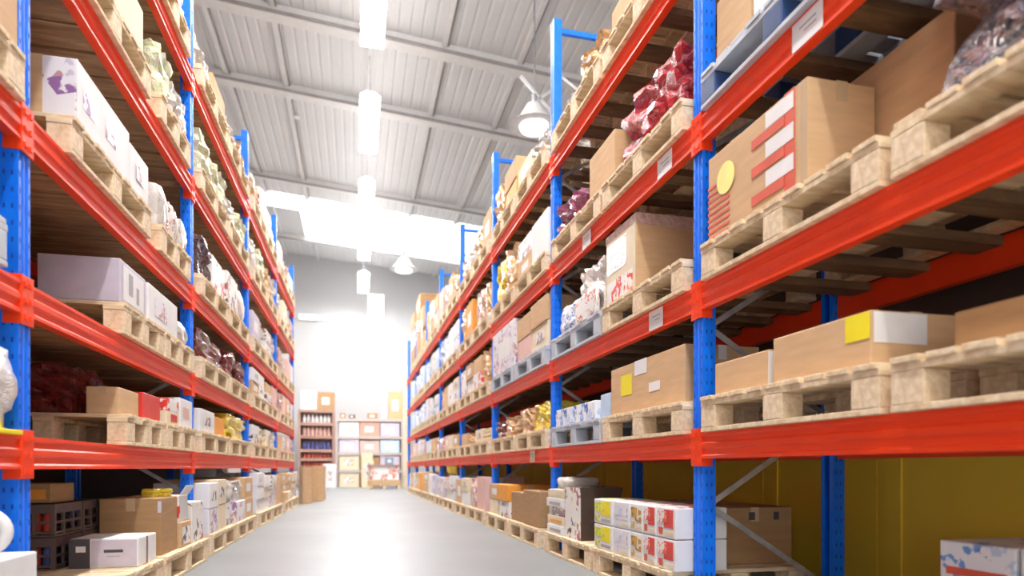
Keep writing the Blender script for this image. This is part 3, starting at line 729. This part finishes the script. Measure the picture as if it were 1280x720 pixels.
F('R', 4, 3, 0, 'blue/white,white', .6); F('R', 4, 3, 1, 'blue,Bb', .6)
F('R', 4, 4, 0, 'Bo,tan', .55); F('R', 4, 4, 1, 'Bw,pink', .65)
F('R', 5, 0, 0, 'lilac,white', .50); F('R', 5, 0, 1, 'tan/tan', .55)
F('R', 5, 1, 0, 'Bp,tan', .36); F('R', 5, 1, 1, 'lb,cream', .34)
F('R', 5, 2, 0, 'blue/white,Bb', .5); F('R', 5, 2, 1, 'lil,white', .55)
F('R', 5, 3, 0, 'lb/blue,mix', .62); F('R', 5, 3, 1, 'Bb,blue', .6)
F('R', 5, 4, 0, 'pink/tan,Bw', .8); F('R', 5, 4, 1, 'tan/mix,Bo', .9)
F('R', 6, 0, 0, 'orange,tan', .55); F('R', 6, 0, 1, 'tan,mix', .5)
F('R', 6, 1, 0, 'pink,lilac', .4); F('R', 6, 1, 1, 'blue,pink', .4)
F('R', 6, 2, 0, 'blue,lb/white', .55); F('R', 6, 2, 1, 'Bb,blue', .55)
F('R', 6, 3, 0, 'lb,blue/white', .65); F('R', 6, 3, 1, 'Bb,Bw', .65)
F('R', 6, 4, 0, 'Bo/brown,tan', 1.3); F('R', 6, 4, 1, 'brown/Bo/brown', 1.9)
F('R', 7, 0, 0, 'tan,white', .5); F('R', 7, 1, 0, 'pink,Bp', .4); F('R', 7, 2, 0, 'blue,lb', .5); F('R', 7, 3, 0, 'lb,Bb', .6); F('R', 7, 4, 0, 'brown/mix/brown', 1.9)
# left: levels 0..5
F('L', 2, 0, 0, 'lil/white,cream/cream,mix/Sw', .56); F('L', 2, 0, 1, 'lil/Bw,tan/tan', .52)
F('L', 2, 1, 0, 'white,orange', .22); F('L', 2, 1, 1, 'By', .30)
F('L', 2, 2, 0, 'Bm', .34); F('L', 2, 2, 1, 'Bm,Bm', .33)
F('L', 2, 3, 0, 'Bk,wr', .42); F('L', 2, 3, 1, 'mix,Sw', .5)
F('L', 2, 4, 0, 'Bg,Bg', .45); F('L', 2, 4, 1, 'Bw,Bg', .42)
F('L', 2, 5, 0, 'Bw,tan', .34); F('L', 2, 5, 1, 'Bw,Bo', .3)
F('L', 3, 0, 0, 'white/white/white,white/cream/white', .58); F('L', 3, 0, 1, 'lil/mix,tan', .55)
F('L', 3, 1, 0, 'mix/white,Bg', .30); F('L', 3, 1, 1, 'gold,Bw', .3)
F('L', 3, 2, 0, 'tan/white,white', .40); F('L', 3, 2, 1, 'mix/tan,pink', .38)
F('L', 3, 3, 0, 'lilac,Bw', .42); F('L', 3, 3, 1, 'white/mix,Bw', .45)
F('L', 3, 4, 0, 'Bw,Bg', .5); F('L', 3, 4, 1, 'Bo,Bw', .46)
F('L', 3, 5, 0, 'Bo,mix', .42); F('L', 3, 5, 1, 'wr,Bw', .4)
F('L', 4, 0, 0, 'tan/tan/tan,cream/tan/tan', .58); F('L', 4, 0, 1, 'tan/tan/cream,mix/mix', .56)
F('L', 4, 1, 0, 'tan,mix', .3); F('L', 4, 1, 1, 'pink,Bp', .3)
F('L', 4, 2, 0, 'Bp,pink', .4); F('L', 4, 2, 1, 'tan,mix', .38)
F('L', 4, 3, 0, 'Bp,Bw', .46); F('L', 4, 3, 1, 'pink,white', .44)
F('L', 4, 4, 0, 'Bw,cream', .5); F('L', 4, 4, 1, 'Bw,Bp', .46)
F('L', 4, 5, 0, 'wr,Bp', .42); F('L', 4, 5, 1, 'Bp,mix', .42)
SKY_E, LAMP_E, WORLD_E, EXPO, FILL_E = 1.8, 85.0, 1.4, 0.65, 5.0
# ================================================================== the hall
XW0, XW1, Y0, Y1 = -4.2, 9.5, -3.0, 31.0
ROOF0 = 10.35; SL = math.tan(R_(4.6))       # roof height above x = 0, falling to the right
def rz(x): return ROOF0 - SL * x
# floor
m, t, b = nt('polished concrete'); tc = nd(t, 'ShaderNodeTexCoord')
n = nd(t, 'ShaderNodeTexNoise'); n.inputs['Scale'].default_value = 0.7; n.inputs['Detail'].default_value = 6; t.links.new(tc.outputs['Object'], n.inputs['Vector'])
r = nd(t, 'ShaderNodeValToRGB'); r.color_ramp.elements[0].position = .3; r.color_ramp.elements[1].position = .75
r.color_ramp.elements[0].color = (.21, .228, .238, 1); r.color_ramp.elements[1].color = (.27, .288, .296, 1)
t.links.new(n.outputs['Fac'], r.inputs['Fac']); t.links.new(r.outputs['Color'], b.inputs['Base Color']); b.inputs['Roughness'].default_value = .42
FLOOR = m
mb = MB(); mb.box(XW0, XW1, Y0, Y1, -.15, 0); struct('floor', mb, FLOOR)
# walls
def wall_mat(name, c, rib=0.0):
    m, t, b = nt(name); tc = nd(t, 'ShaderNodeTexCoord')
    n = nd(t, 'ShaderNodeTexNoise'); n.inputs['Scale'].default_value = 1.3; n.inputs['Detail'].default_value = 5; t.links.new(tc.outputs['Object'], n.inputs['Vector'])
    r = nd(t, 'ShaderNodeValToRGB'); r.color_ramp.elements[0].color = c4(tuple(x * .93 for x in c)); r.color_ramp.elements[1].color = c4(c)
    t.links.new(n.outputs['Fac'], r.inputs['Fac']); t.links.new(r.outputs['Color'], b.inputs['Base Color']); b.inputs['Roughness'].default_value = .7
    return m
WALLW = wall_mat('white wall', (.49, .49, .495)); SHADEW = wall_mat('rack shade brown', (.07, .045, .032)); YELW = wall_mat('yellow panel', (.85, .60, .05))  # the dark brown puts shade inside the racks into the panel colour
GREYW = wall_mat('grey wall', (.42, .40, .38))
mb = MB(); mb.box(XW0 - .15, XW1 + .15, Y1, Y1 + .2, 0, 11.4)
struct('wall_back', mb, WALLW)
mb = MB(); mb.box(XW0 - .15, XW0, Y0, Y1, 0, 11.2); struct('wall_left', mb, GREYW)
mb = MB(); mb.box(XW1, XW1 + .15, Y0, Y1, 0, 10.6); struct('wall_right', mb, WALLW)
# partition behind the right rack: yellow panels below, rack-interior shade painted dark above
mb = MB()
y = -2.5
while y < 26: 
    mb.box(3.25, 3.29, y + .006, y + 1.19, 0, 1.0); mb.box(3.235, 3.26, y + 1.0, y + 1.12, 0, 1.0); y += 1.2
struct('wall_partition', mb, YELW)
mb = MB(); mb.box(3.25, 3.29, -2.5, 26, 1.002, 5.3); struct('wall_partition_shade', mb, SHADEW)
mb = MB(); mb.box(-3.0, -2.95, -2.5, 16.5, 0, 5.3); struct('wall_partition_left', mb, SHADEW)
# roof: trapezoidal sheet with a skylight strip across
m, t, b = nt('roof sheet'); tc = nd(t, 'ShaderNodeTexCoord')
n = nd(t, 'ShaderNodeTexNoise'); n.inputs['Scale'].default_value = .8; t.links.new(tc.outputs['Object'], n.inputs['Vector'])
r = nd(t, 'ShaderNodeValToRGB'); r.color_ramp.elements[0].color = (.70, .70, .705, 1); r.color_ramp.elements[1].color = (.78, .78, .785, 1)
t.links.new(n.outputs['Fac'], r.inputs['Fac']); t.links.new(r.outputs['Color'], b.inputs['Base Color']); b.inputs['Roughness'].default_value = .6
ROOF = m
def roof_strip(y0, y1):
    # ribs run along y; wave profile across x
    mb = MB(); pts = []; x = XW0 - .1
    while x < XW1 + .1:
        for dx, dz in ((0, 0), (.17, 0), (.19, .018), (.23, .018), (.25, 0)): pts.append((x + dx, rz(x + dx) + dz))
        x += .25
    n = len(pts)
    mb.add([(a, y0, c) for a, c in pts] + [(a, y1, c) for a, c in pts] + [(a, y0, c + .05) for a, c in pts] + [(a, y1, c + .05) for a, c in pts],
           [(i, i + 1, n + i + 1, n + i) for i in range(n - 1)] + [(2 * n + i, 3 * n + i, 3 * n + i + 1, 2 * n + i + 1) for i in range(n - 1)])
    return mb
SK0, SK1 = 24.2, 28.4
struct('ceiling', roof_strip(Y0, SK0), ROOF)
struct('ceiling_far', roof_strip(SK1, Y1), ROOF)
# solid sheet beside the skylight on its far left
PURL = plain('white purlin paint', (.80, .79, .78), .5, var=.04)
PIPE = plain('grey pipe', (.36, .33, .33), .5, var=.1)
k = 0
for yy in (5.7, 8.6, 11.5, 14.4, 17.3, 22.7, 28.5):
    k += 1
    mb = MB(); big = .30 if yy in (11.5, 14.4, 17.3) else .16
    vs = [(XW0, yy - big / 2, rz(XW0)), (XW1, yy - big / 2, rz(XW1)), (XW1, yy + big / 2, rz(XW1)), (XW0, yy + big / 2, rz(XW0))]
    mb.add([(a, b_, c - .22) for a, b_, c in vs] + [(a, b_, c - .003) for a, b_, c in vs], [(0, 3, 2, 1), (4, 5, 6, 7), (0, 1, 5, 4), (1, 2, 6, 5), (2, 3, 7, 6), (3, 0, 4, 7)])
    struct(f'trim_{k}', mb, PURL)
    mb = MB(); mb.tube((XW0, yy - big / 2 - .05, rz(XW0) - .20), (XW1, yy - big / 2 - .05, rz(XW1) - .20), .035, 8)
    k += 1; struct(f'trim_{k}', mb, PIPE)
for xx in (-3.1, -1.7, 1.9, 3.6, 5.6):
    mb = MB(); w_ = .05
    for (a, b_) in ((Y0, SK0), (SK1, Y1)):
        mb.box(xx - w_, xx + w_, a, b_, rz(xx) - .10, rz(xx) - .008)
    k += 1; struct(f'trim_{k}', mb, PURL)
    mb = MB(); mb.tube((xx + w_ + .03, Y0, rz(xx) - .05), (xx + w_ + .03, SK0, rz(xx) - .05), .022, 8); k += 1; struct(f'trim_{k}', mb, PIPE)
# skylight glazing
m, t, b = nt('skylight sheet')
b.inputs['Base Color'].default_value = (.95, .97, 1, 1); b.inputs['Roughness'].default_value = .5; b.inputs['Transmission Weight'].default_value = 0.0
b.inputs['Emission Color'].default_value = (1, 1, 1, 1); b.inputs['Emission Strength'].default_value = SKY_E
mb = MB(); vs = [(XW0, SK0, rz(XW0)), (XW1, SK0, rz(XW1)), (XW1, SK1, rz(XW1)), (XW0, SK1, rz(XW0))]
mb.add([(a, c, d + .02) for a, c, d in vs] + [(a, c, d + .05) for a, c, d in vs], [(0, 3, 2, 1), (4, 5, 6, 7), (0, 1, 5, 4), (1, 2, 6, 5), (2, 3, 7, 6), (3, 0, 4, 7)])
o = part('window_1', mb, m, None); o['kind'] = 'structure'
mb = MB()
for xx in (-3, -1.75, -.3): mb.box(xx - .03, xx + .03, SK0 + .1, SK1 - .1, rz(xx) - .06, rz(xx) - .012)
k += 1; struct(f'trim_{k}', mb, PURL)
mb = MB(); mb.add([(XW0, 25.6, rz(XW0) - .01), (-2.05, 25.6, rz(-2.05) - .01), (-2.05, SK1, rz(-2.05) - .01), (XW0, SK1, rz(XW0) - .01), (XW0, 25.6, rz(XW0) + .01), (-2.05, 25.6, rz(-2.05) + .01), (-2.05, SK1, rz(-2.05) + .01), (XW0, SK1, rz(XW0) + .01)],
       [(0, 3, 2, 1), (4, 5, 6, 7), (0, 1, 5, 4), (1, 2, 6, 5), (2, 3, 7, 6), (3, 0, 4, 7)])
struct('ceiling_panel', mb, ROOF)

# tall narrow window in the back wall
def far_xz(px, py, y):
    a = math.atan((px - 640) / F_PX) + R_(YAW); x = y * math.tan(a)
    w = y * math.cos(R_(YAW)) + x * math.sin(R_(YAW))
    return x, CAM_H + (HORIZON - py) * w / F_PX
xa, zt = far_xz(460.5, 368, Y1); xb, zb = far_xz(479, 437, Y1)
mb = MB(); mb.box(xa, xb, Y1 - .03, Y1 - .005, zb, zt)
o = part('window_2', mb, emit('window glow', (1, 1, 1), 3.0), None); o['kind'] = 'structure'
mb = MB()
for a, c in ((xa - .05, xa), (xb, xb + .05)): mb.box(a, c, Y1 - .05, Y1 - .002, zb - .05, zt + .05)
for a, c in ((zb - .05, zb), (zt, zt + .05)): mb.box(xa, xb, Y1 - .05, Y1 - .002, a, c)
k += 1; struct(f'trim_{k}', mb, LTSTEEL)

# ---- linear lamps in a row over the aisle
FILL_GLOW = emit('lamp uplight', (1, .98, .96), FILL_E)  # glow added above the lamp housings to brighten the ceiling
TUBE = emit('lamp diffuser', (1, .98, .96), LAMP_E)
track = ob('lighting_track', None, None, (.30, 14, rz(.3) - .25)); tag(track, 'thin white trunking carrying the row of aisle lamps', 'track')
mb = MB(); mb.box(-.03, .03, -16, 14.8, -.05, .03); part('trunking', mb, LTSTEEL, track)
mb = MB()
for yy in range(-15, 15, 3): mb.tube((0, yy, .03), (0, yy, .245), .01, 6)
part('hanger', mb, GALV, track)
def lamp(x, y0, y1, z, label, w=.44):
    L = y1 - y0
    o = ob('linear_lamp', None, None, (x, (y0 + y1) / 2, z)); tag(o, label, 'lamp', 'aisle lamps in a row')
    mb = MB(); mb.prism_y([(-w / 2, 0), (-w / 2, .05), (-.09, .13), (.09, .13), (w / 2, .05), (w / 2, 0), (w / 2 - .015, 0), (w / 2 - .015, .04), (.08, .11), (-.08, .11), (-w / 2 + .015, .04), (-w / 2 + .015, 0)], -L / 2, L / 2)
    part('housing', mb, LTSTEEL, o)
    mb = MB(); mb.cbox(-w / 2 + .016, w / 2 - .016, -L / 2 + .01, L / 2 - .01, -.015, .035, .01); part('diffuser', mb, TUBE, o)
    mb = MB(); mb.cbox(-.075, .075, -L / 2 + .05, L / 2 - .05, .131, .16, .01); part('added_fill', mb, FILL_GLOW, o)  # added emissive strip, throws fill light up onto the roof
    for q in (-1, 1):
        mb = MB(); mb.tube((0, q * L * .35, .13), (0, q * L * .35, rz(x) - .302 - z), .012, 6); part('hanger', mb, GALV, o)
LZ = 8.9
H = LZ - CAM_H
names = ['nearest the camera', 'second from the camera', 'third from the camera', 'fourth from the camera', 'farthest visible']
rows = [(58, -75, 'x'), (190, 120, ''), (270, 226, ''), (324, 277, ''), (365, 342, '')]
for i, (yb_, yt_, _) in enumerate(rows):
    LZ = 8.45 if i == 4 else 8.9; H = LZ - CAM_H
    w1 = H * F_PX / (HORIZON - yb_); w0 = H * F_PX / (HORIZON - yt_)
    lamp(.30, min(w0, w1) * 1.03 - .07, max(w0, w1) * 1.03 - .07, LZ, f"bright linear lamp hanging over the aisle, {names[i]}")
LZ = 8.9
lamp(.30, 3.4, 6.0, LZ, 'bright linear lamp overhead above the frame, before the visible row')
lamp(.30, -1.5, 1.2, LZ, 'bright linear lamp directly above the camera')
# wall tube
xa, zt = far_xz(374, 394, Y1 - .1); xb, zb = far_xz(455, 402, Y1 - .1)
o = ob('wall_lamp', None, None, ((xa + xb) / 2, Y1 - .02, (zt + zb) / 2)); tag(o, 'long horizontal tube lamp on the far white wall', 'lamp')
hw = (xb - xa) / 2
mb = MB(); mb.tube((-hw, -.08, 0), (hw, -.08, 0), .08, 12); part('tube', mb, emit('wall tube', (1, .98, .97), 2.5), o)
mb = MB(); mb.cbox(-hw - .02, hw + .02, -.045, .0, -.12, .12, .01); mb.cbox(-hw, -hw * .45, -.1, -.04, -.15, .15, .01); part('housing', mb, LTSTEEL, o)
# ---- bell lamps
def bell(px, py, w, size, label, struts=False):
    al = math.atan((px - 640) / F_PX) + R_(YAW)
    k_ = w / math.cos(al - R_(YAW)); x, y = k_ * math.sin(al), k_ * math.cos(al)
    z = CAM_H + (HORIZON - py) * w / F_PX
    o = ob('bell_lamp', None, None, (x, y, z)); tag(o, label, 'lamp', 'bell lamps')
    r = size / 2
    mb = MB(); mb.lathe([(r, 0), (r * .96, .015 * size), (r * .62, .16 * size), (r * .45, .30 * size), (r * .30, .42 * size), (r * .12, .46 * size)], 28); part('shade', mb, LTSTEEL, o)
    mb = MB(); mb.lathe([(r * .3, -.10 * size), (r * .55, -.075 * size), (r * .60, -.004)], 24); part('glass', mb, TUBE2, o)
    mb = MB(); mb.tube((0, 0, .45 * size), (0, 0, rz(x) - z + (.021 if SK0 < y < SK1 else .004)), .018, 8); mb.tube((0, 0, .45 * size), (0, 0, .62 * size), .05, 10); part('stem', mb, GALV, o)
    if struts:
        mb = MB()
        mb.bar((-.28 * size, 0, .95 * size), (.42 * size, 0, .25 * size), .05, .05); mb.bar((.55 * size, 0, .9 * size), (-.02, 0, .46 * size), .05, .05)
        part('strut', mb, LTSTEEL, o)
TUBE2 = emit('bell glass', (1, 1, 1), 1.0)
bell(505, 337, 24.5, 1.05, 'white bell lamp hanging near the skylight beside the aisle lamps')
bell(668, 158, 12.8, 1.0, 'larger white bell lamp with crossed struts beside the right rack top', True)
# small sprinklers under the roof
for i, (px, py, w) in enumerate(((370, 186, 17.5), (625, 35, 11.8), (530, 118, 14.5), (545, 12, 11.5))):
    al = math.atan((px - 640) / F_PX) + R_(YAW); k_ = w / math.cos(al - R_(YAW)); x, y = k_ * math.sin(al), k_ * math.cos(al)
    o = ob('sprinkler', None, None, (x, y, rz(x) - .18)); mb = MB(); mb.tube((0, 0, .02), (0, 0, .20), .02, 8); part('pipe', mb, GALV, o)
    mb = MB(); mb.lathe([(.02, -.03), (.09, -.02), (.09, -.01), (.02, .03)], 14); part('rose', mb, LTSTEEL, o)
    tag(o, 'small white sprinkler under the roof, ' + ['left of the aisle lamps', 'right near the picture top', 'right of the second aisle lamp', 'right of the nearest aisle lamp'][i], 'sprinkler', 'roof sprinklers')

# ================================================================== far end of the hall
def at(px, y):
    return y * math.tan(math.atan((px - 640) / F_PX) + R_(YAW))
# tan octagonal carton bins past the left rack
def octabin(px0, px1, y0, y1, h, label, mat):
    x1 = at(px1, y0); x0 = at(px0, y0)
    mb = MB(); c = .10; cx, cy = (x0 + x1) / 2, (y0 + y1) / 2; hx, hy = (x1 - x0) / 2, (y1 - y0) / 2
    prof = [(-hx + c, -hy), (hx - c, -hy), (hx, -hy + c), (hx, hy - c), (hx - c, hy), (-hx + c, hy), (-hx, hy - c), (-hx, -hy + c)]
    mb.prism_z(prof, .0, h)
    o = ob('bulk_bin', mb.mesh('bulk_bin', mat), None, (cx, cy, .002)); tag(o, label, 'bin', 'bulk bins past the left rack')
    mb = MB(); mb.prism_z([(x * 1.02, y * 1.02) for x, y in prof], h - .10, h + .004); part('lid', mb, mat, o)
octabin(373, 389, 15.75, 16.8, .84, 'tan cardboard bulk bin just past the left rack, nearer one', TAN)
octabin(386, 404, 16.9, 18.4, .88, 'tan cardboard bulk bin just past the left rack, farther one', TAN)
# shelf unit with bottles at far left
def bottle_shelf(px0, px1, y, ztop, label, rows, mat):
    x0, x1 = at(px0, y), at(px1, y); wd = x1 - x0; dp = .6
    o = ob('shelf_unit', None, None, ((x0 + x1) / 2, y + dp / 2, 0)); tag(o, label, 'shelf', 'shelf units at the far wall')
    for q in (-1, 1):
        mb = MB(); mb.box(q * wd / 2 - .05, q * wd / 2 + .05, -dp / 2, dp / 2, 0, ztop); part('side_panel', mb, mat, o)
    mb = MB(); mb.box(-wd / 2 + .05, wd / 2 - .05, dp / 2 - .03, dp / 2, 0, ztop); part('back_panel', mb, mat, o)
    for zz in rows + [ztop]:
        mb = MB(); mb.box(-wd / 2 + .05, wd / 2 - .05, -dp / 2 - .01, dp / 2 - .03, zz - .12, zz); part('shelf', mb, mat, o)
    return x0, x1, y, dp
SHB = plain('reddish brown shelf', (.42, .25, .20), .6)
SHG = plain('grey beige shelf', (.55, .48, .45), .6)
ys_ = 28.6
x0, x1, yy, dp = bottle_shelf(374, 417, ys_, 3.30, 'reddish brown shelf unit with rows of bottles at the far wall', [.9, 1.25, 1.62, 2.2, 2.75], SHB)
fb = {'white': (WHITE, 'white'), 'blue': (plain('navy bottle', (.10, .12, .35), .4), 'blue'), 'red': (plain('red bottle', (.62, .14, .10), .4), 'red'), 'cream': (PINK, 'pink')}
for zz, key, hh in ((1.25, 'red', .22), (1.62, 'blue', .36), (2.2, 'cream', .40), (2.75, 'white', .36), (.9, 'red', .22)):
    mt, nm = fb[key]
    mb = MB(); r_ = .068; mb.lathe([(r_ * .9, 0), (r_, .01), (r_, hh * .62), (r_ * .4, hh * .82), (r_ * .4, hh)], 10)
    me = mb.mesh('bottle', mt)
    n = 7
    for i in range(n):
        b_ = ob('bottle', me, None, (x0 + .2 + (x1 - x0 - .4) * i / (n - 1), yy + .18, zz + .001))
        rown = {1.25: 'second', 1.62: 'third', 2.2: 'fourth', 2.75: 'fifth', .9: 'lowest'}[zz]
        tag(b_, f"{nm} bottle, {('first', 'second', 'third', 'fourth', 'fifth', 'sixth', 'seventh')[i]} from left on the {rown} shelf of the far bottle unit", 'bottle', f'bottles on the {rown} shelf of the far unit')
def fbox(xa, xb, y0, y1, z0, z1, mat, label, name='carton', cat='box', group='goods at the far wall'):
    mb = MB(); mb.cbox(-(xb - xa) / 2, (xb - xa) / 2, -(y1 - y0) / 2, (y1 - y0) / 2, 0, z1 - z0, .01)
    o = ob(name, mb.mesh(name, mat), None, ((xa + xb) / 2, (y0 + y1) / 2, z0 + .001)); tag(o, label, cat, group)
    mb = MB(); hx = (xb - xa) / 2; mb.box(-hx * .5, hx * .4, -(y1 - y0) / 2 - .003, -(y1 - y0) / 2 - .0005, (z1 - z0) * .3, (z1 - z0) * .7); part('label', mb, PR_MIX if mat in (WHITE, CREAM) else WHITE, o)
    return o
fbox(at(376, ys_), at(395, ys_), ys_ + .02, ys_ + .5, 3.30, 4.1, WHITE, 'white carton on top of the reddish brown shelf unit')
fbox(at(397, ys_), at(418, ys_), ys_ + .02, ys_ + .5, 3.30, 4.05, BROWN, 'brown carton on top of the reddish brown shelf unit')
fbox(at(404, 28.0), at(420, 28.0), 27.9, 28.4, 0, 1.0, WHITE, 'white carton on the floor before the bottle shelf unit')
x0, x1, yy, dp = bottle_shelf(421, 503, ys_, 2.95, 'wide greyish shelf unit with large boxes at the far wall', [.75, 1.5, 2.2], SHG)
w3 = (x1 - x0 - .24) / 3
cont = [[(.75, .60, CREAM, 'cream'), (1.5, .56, LILAC, 'pale lilac'), (2.2, .58, WHITE, 'white')], [(.75, .55, BROWN, 'brown'), (1.5, .50, PINK, 'pink'), (2.2, .60, plain('salmon box', (.78, .36, .28), .6), 'salmon')], [(.75, .6, LILAC, 'pale lilac'), (1.5, .55, LBLUE, 'pale blue'), (2.2, .58, LILAC, 'pale lilac')]]
for i in range(3):
    for q, (zz, hh, mt, nm) in enumerate(cont[i]):
        fbox(x0 + .1 + i * (w3 + .02), x0 + .08 + i * (w3 + .02) + w3, yy + .03, yy + .5, zz, zz + hh, mt, f"{nm} box in {('left', 'middle', 'right')[i]} column, {('lowest', 'middle', 'upper')[q]} shelf of the wide far unit")
    fbox(x0 + .1 + i * (w3 + .02), x0 + .08 + i * (w3 + .02) + w3, yy + .03, yy + .5, .001, .60, (CREAM, BROWN, LILAC)[i], f"{('cream', 'brown', 'pale lilac')[i]} box on the floor inside the wide far unit, {('left', 'middle', 'right')[i]}")
tops = [(425, 432, .22, BROWN, 'low brown'), (436, 444, .16, DBROWN, 'dark'), (459, 472, .24, BROWN, 'wide brown'), (476, 483, .75, LILAC, 'tall pale'), (486, 503, 1.2, TAN, 'tall tan')]
for i, (a, c, h, mt, nm) in enumerate(tops):
    fbox(at(a, ys_), at(c, ys_), ys_ + .02, ys_ + .45, 2.95, 2.95 + h, mt, f"{nm} box on top of the wide far shelf unit, {('first', 'second', 'third', 'fourth', 'fifth')[i]} from left")
# low crate with goods before the far units
x0, x1 = at(460, 26.2), at(501, 26.2)
o = ob('pallet_box', None, None, ((x0 + x1) / 2, 26.7, 0)); tag(o, 'low tan pallet box with printed front standing before the far shelf units', 'crate')
hw = (x1 - x0) / 2
mb = MB(); mb.cbox(-hw, hw, -.5, .5, .14, .36, .01); part('body', mb, TAN, o)
mb = MB(); mb.box(-hw * .86, hw * .86, -.5, .5, .362, .88); part('inner_box', mb, PR_WR, o)
mb = MB(); mb.box(-hw, hw, -.55, .55, .882, .96); part('top', mb, SHB, o)
for q in (-.9, 0, .9):
    mb = MB(); mb.box(q * hw - .07, q * hw + .07, -.48, .48, 0, .138); part('foot', mb, WOODB, o)
fbox(at(452, 27.4), at(466, 27.4), 27.4, 27.9, 0, 1.45, CREAM, 'tall cream box left of the low pallet box')
fbox(at(482, 26.4), at(492, 26.4), 26.4, 26.8, .962, 1.25, plain('steel blue box', (.22, .32, .50), .5), 'small blue box on top of the low pallet box')
# cream column at the end of the right rack
xc = at(509, 26.6)
mb = MB(); mb.box(xc - .16, xc + .10, 26.6, 26.85, 0, 5.0); k += 1; struct(f'trim_{k}', mb, plain('cream column', (.75, .62, .48), .6))

# ================================================================== even white world light, entering where the rear wall is left out, and exposure
w = bpy.data.worlds.new('world'); SC.world = w; w.use_nodes = True
bg = w.node_tree.nodes['Background']; bg.inputs[0].default_value = (1.0, .98, .96, 1); bg.inputs[1].default_value = WORLD_E
SC.view_settings.view_transform = 'Standard'; SC.view_settings.look = 'None'; SC.view_settings.gamma = 1.0; SC.view_settings.use_curve_mapping = False
SC.view_settings.exposure = EXPO
SC.cycles.use_denoising = True
SC.cycles.max_bounces = 6; SC.cycles.diffuse_bounces = 4; SC.cycles.glossy_bounces = 3; SC.cycles.sample_clamp_indirect = 8
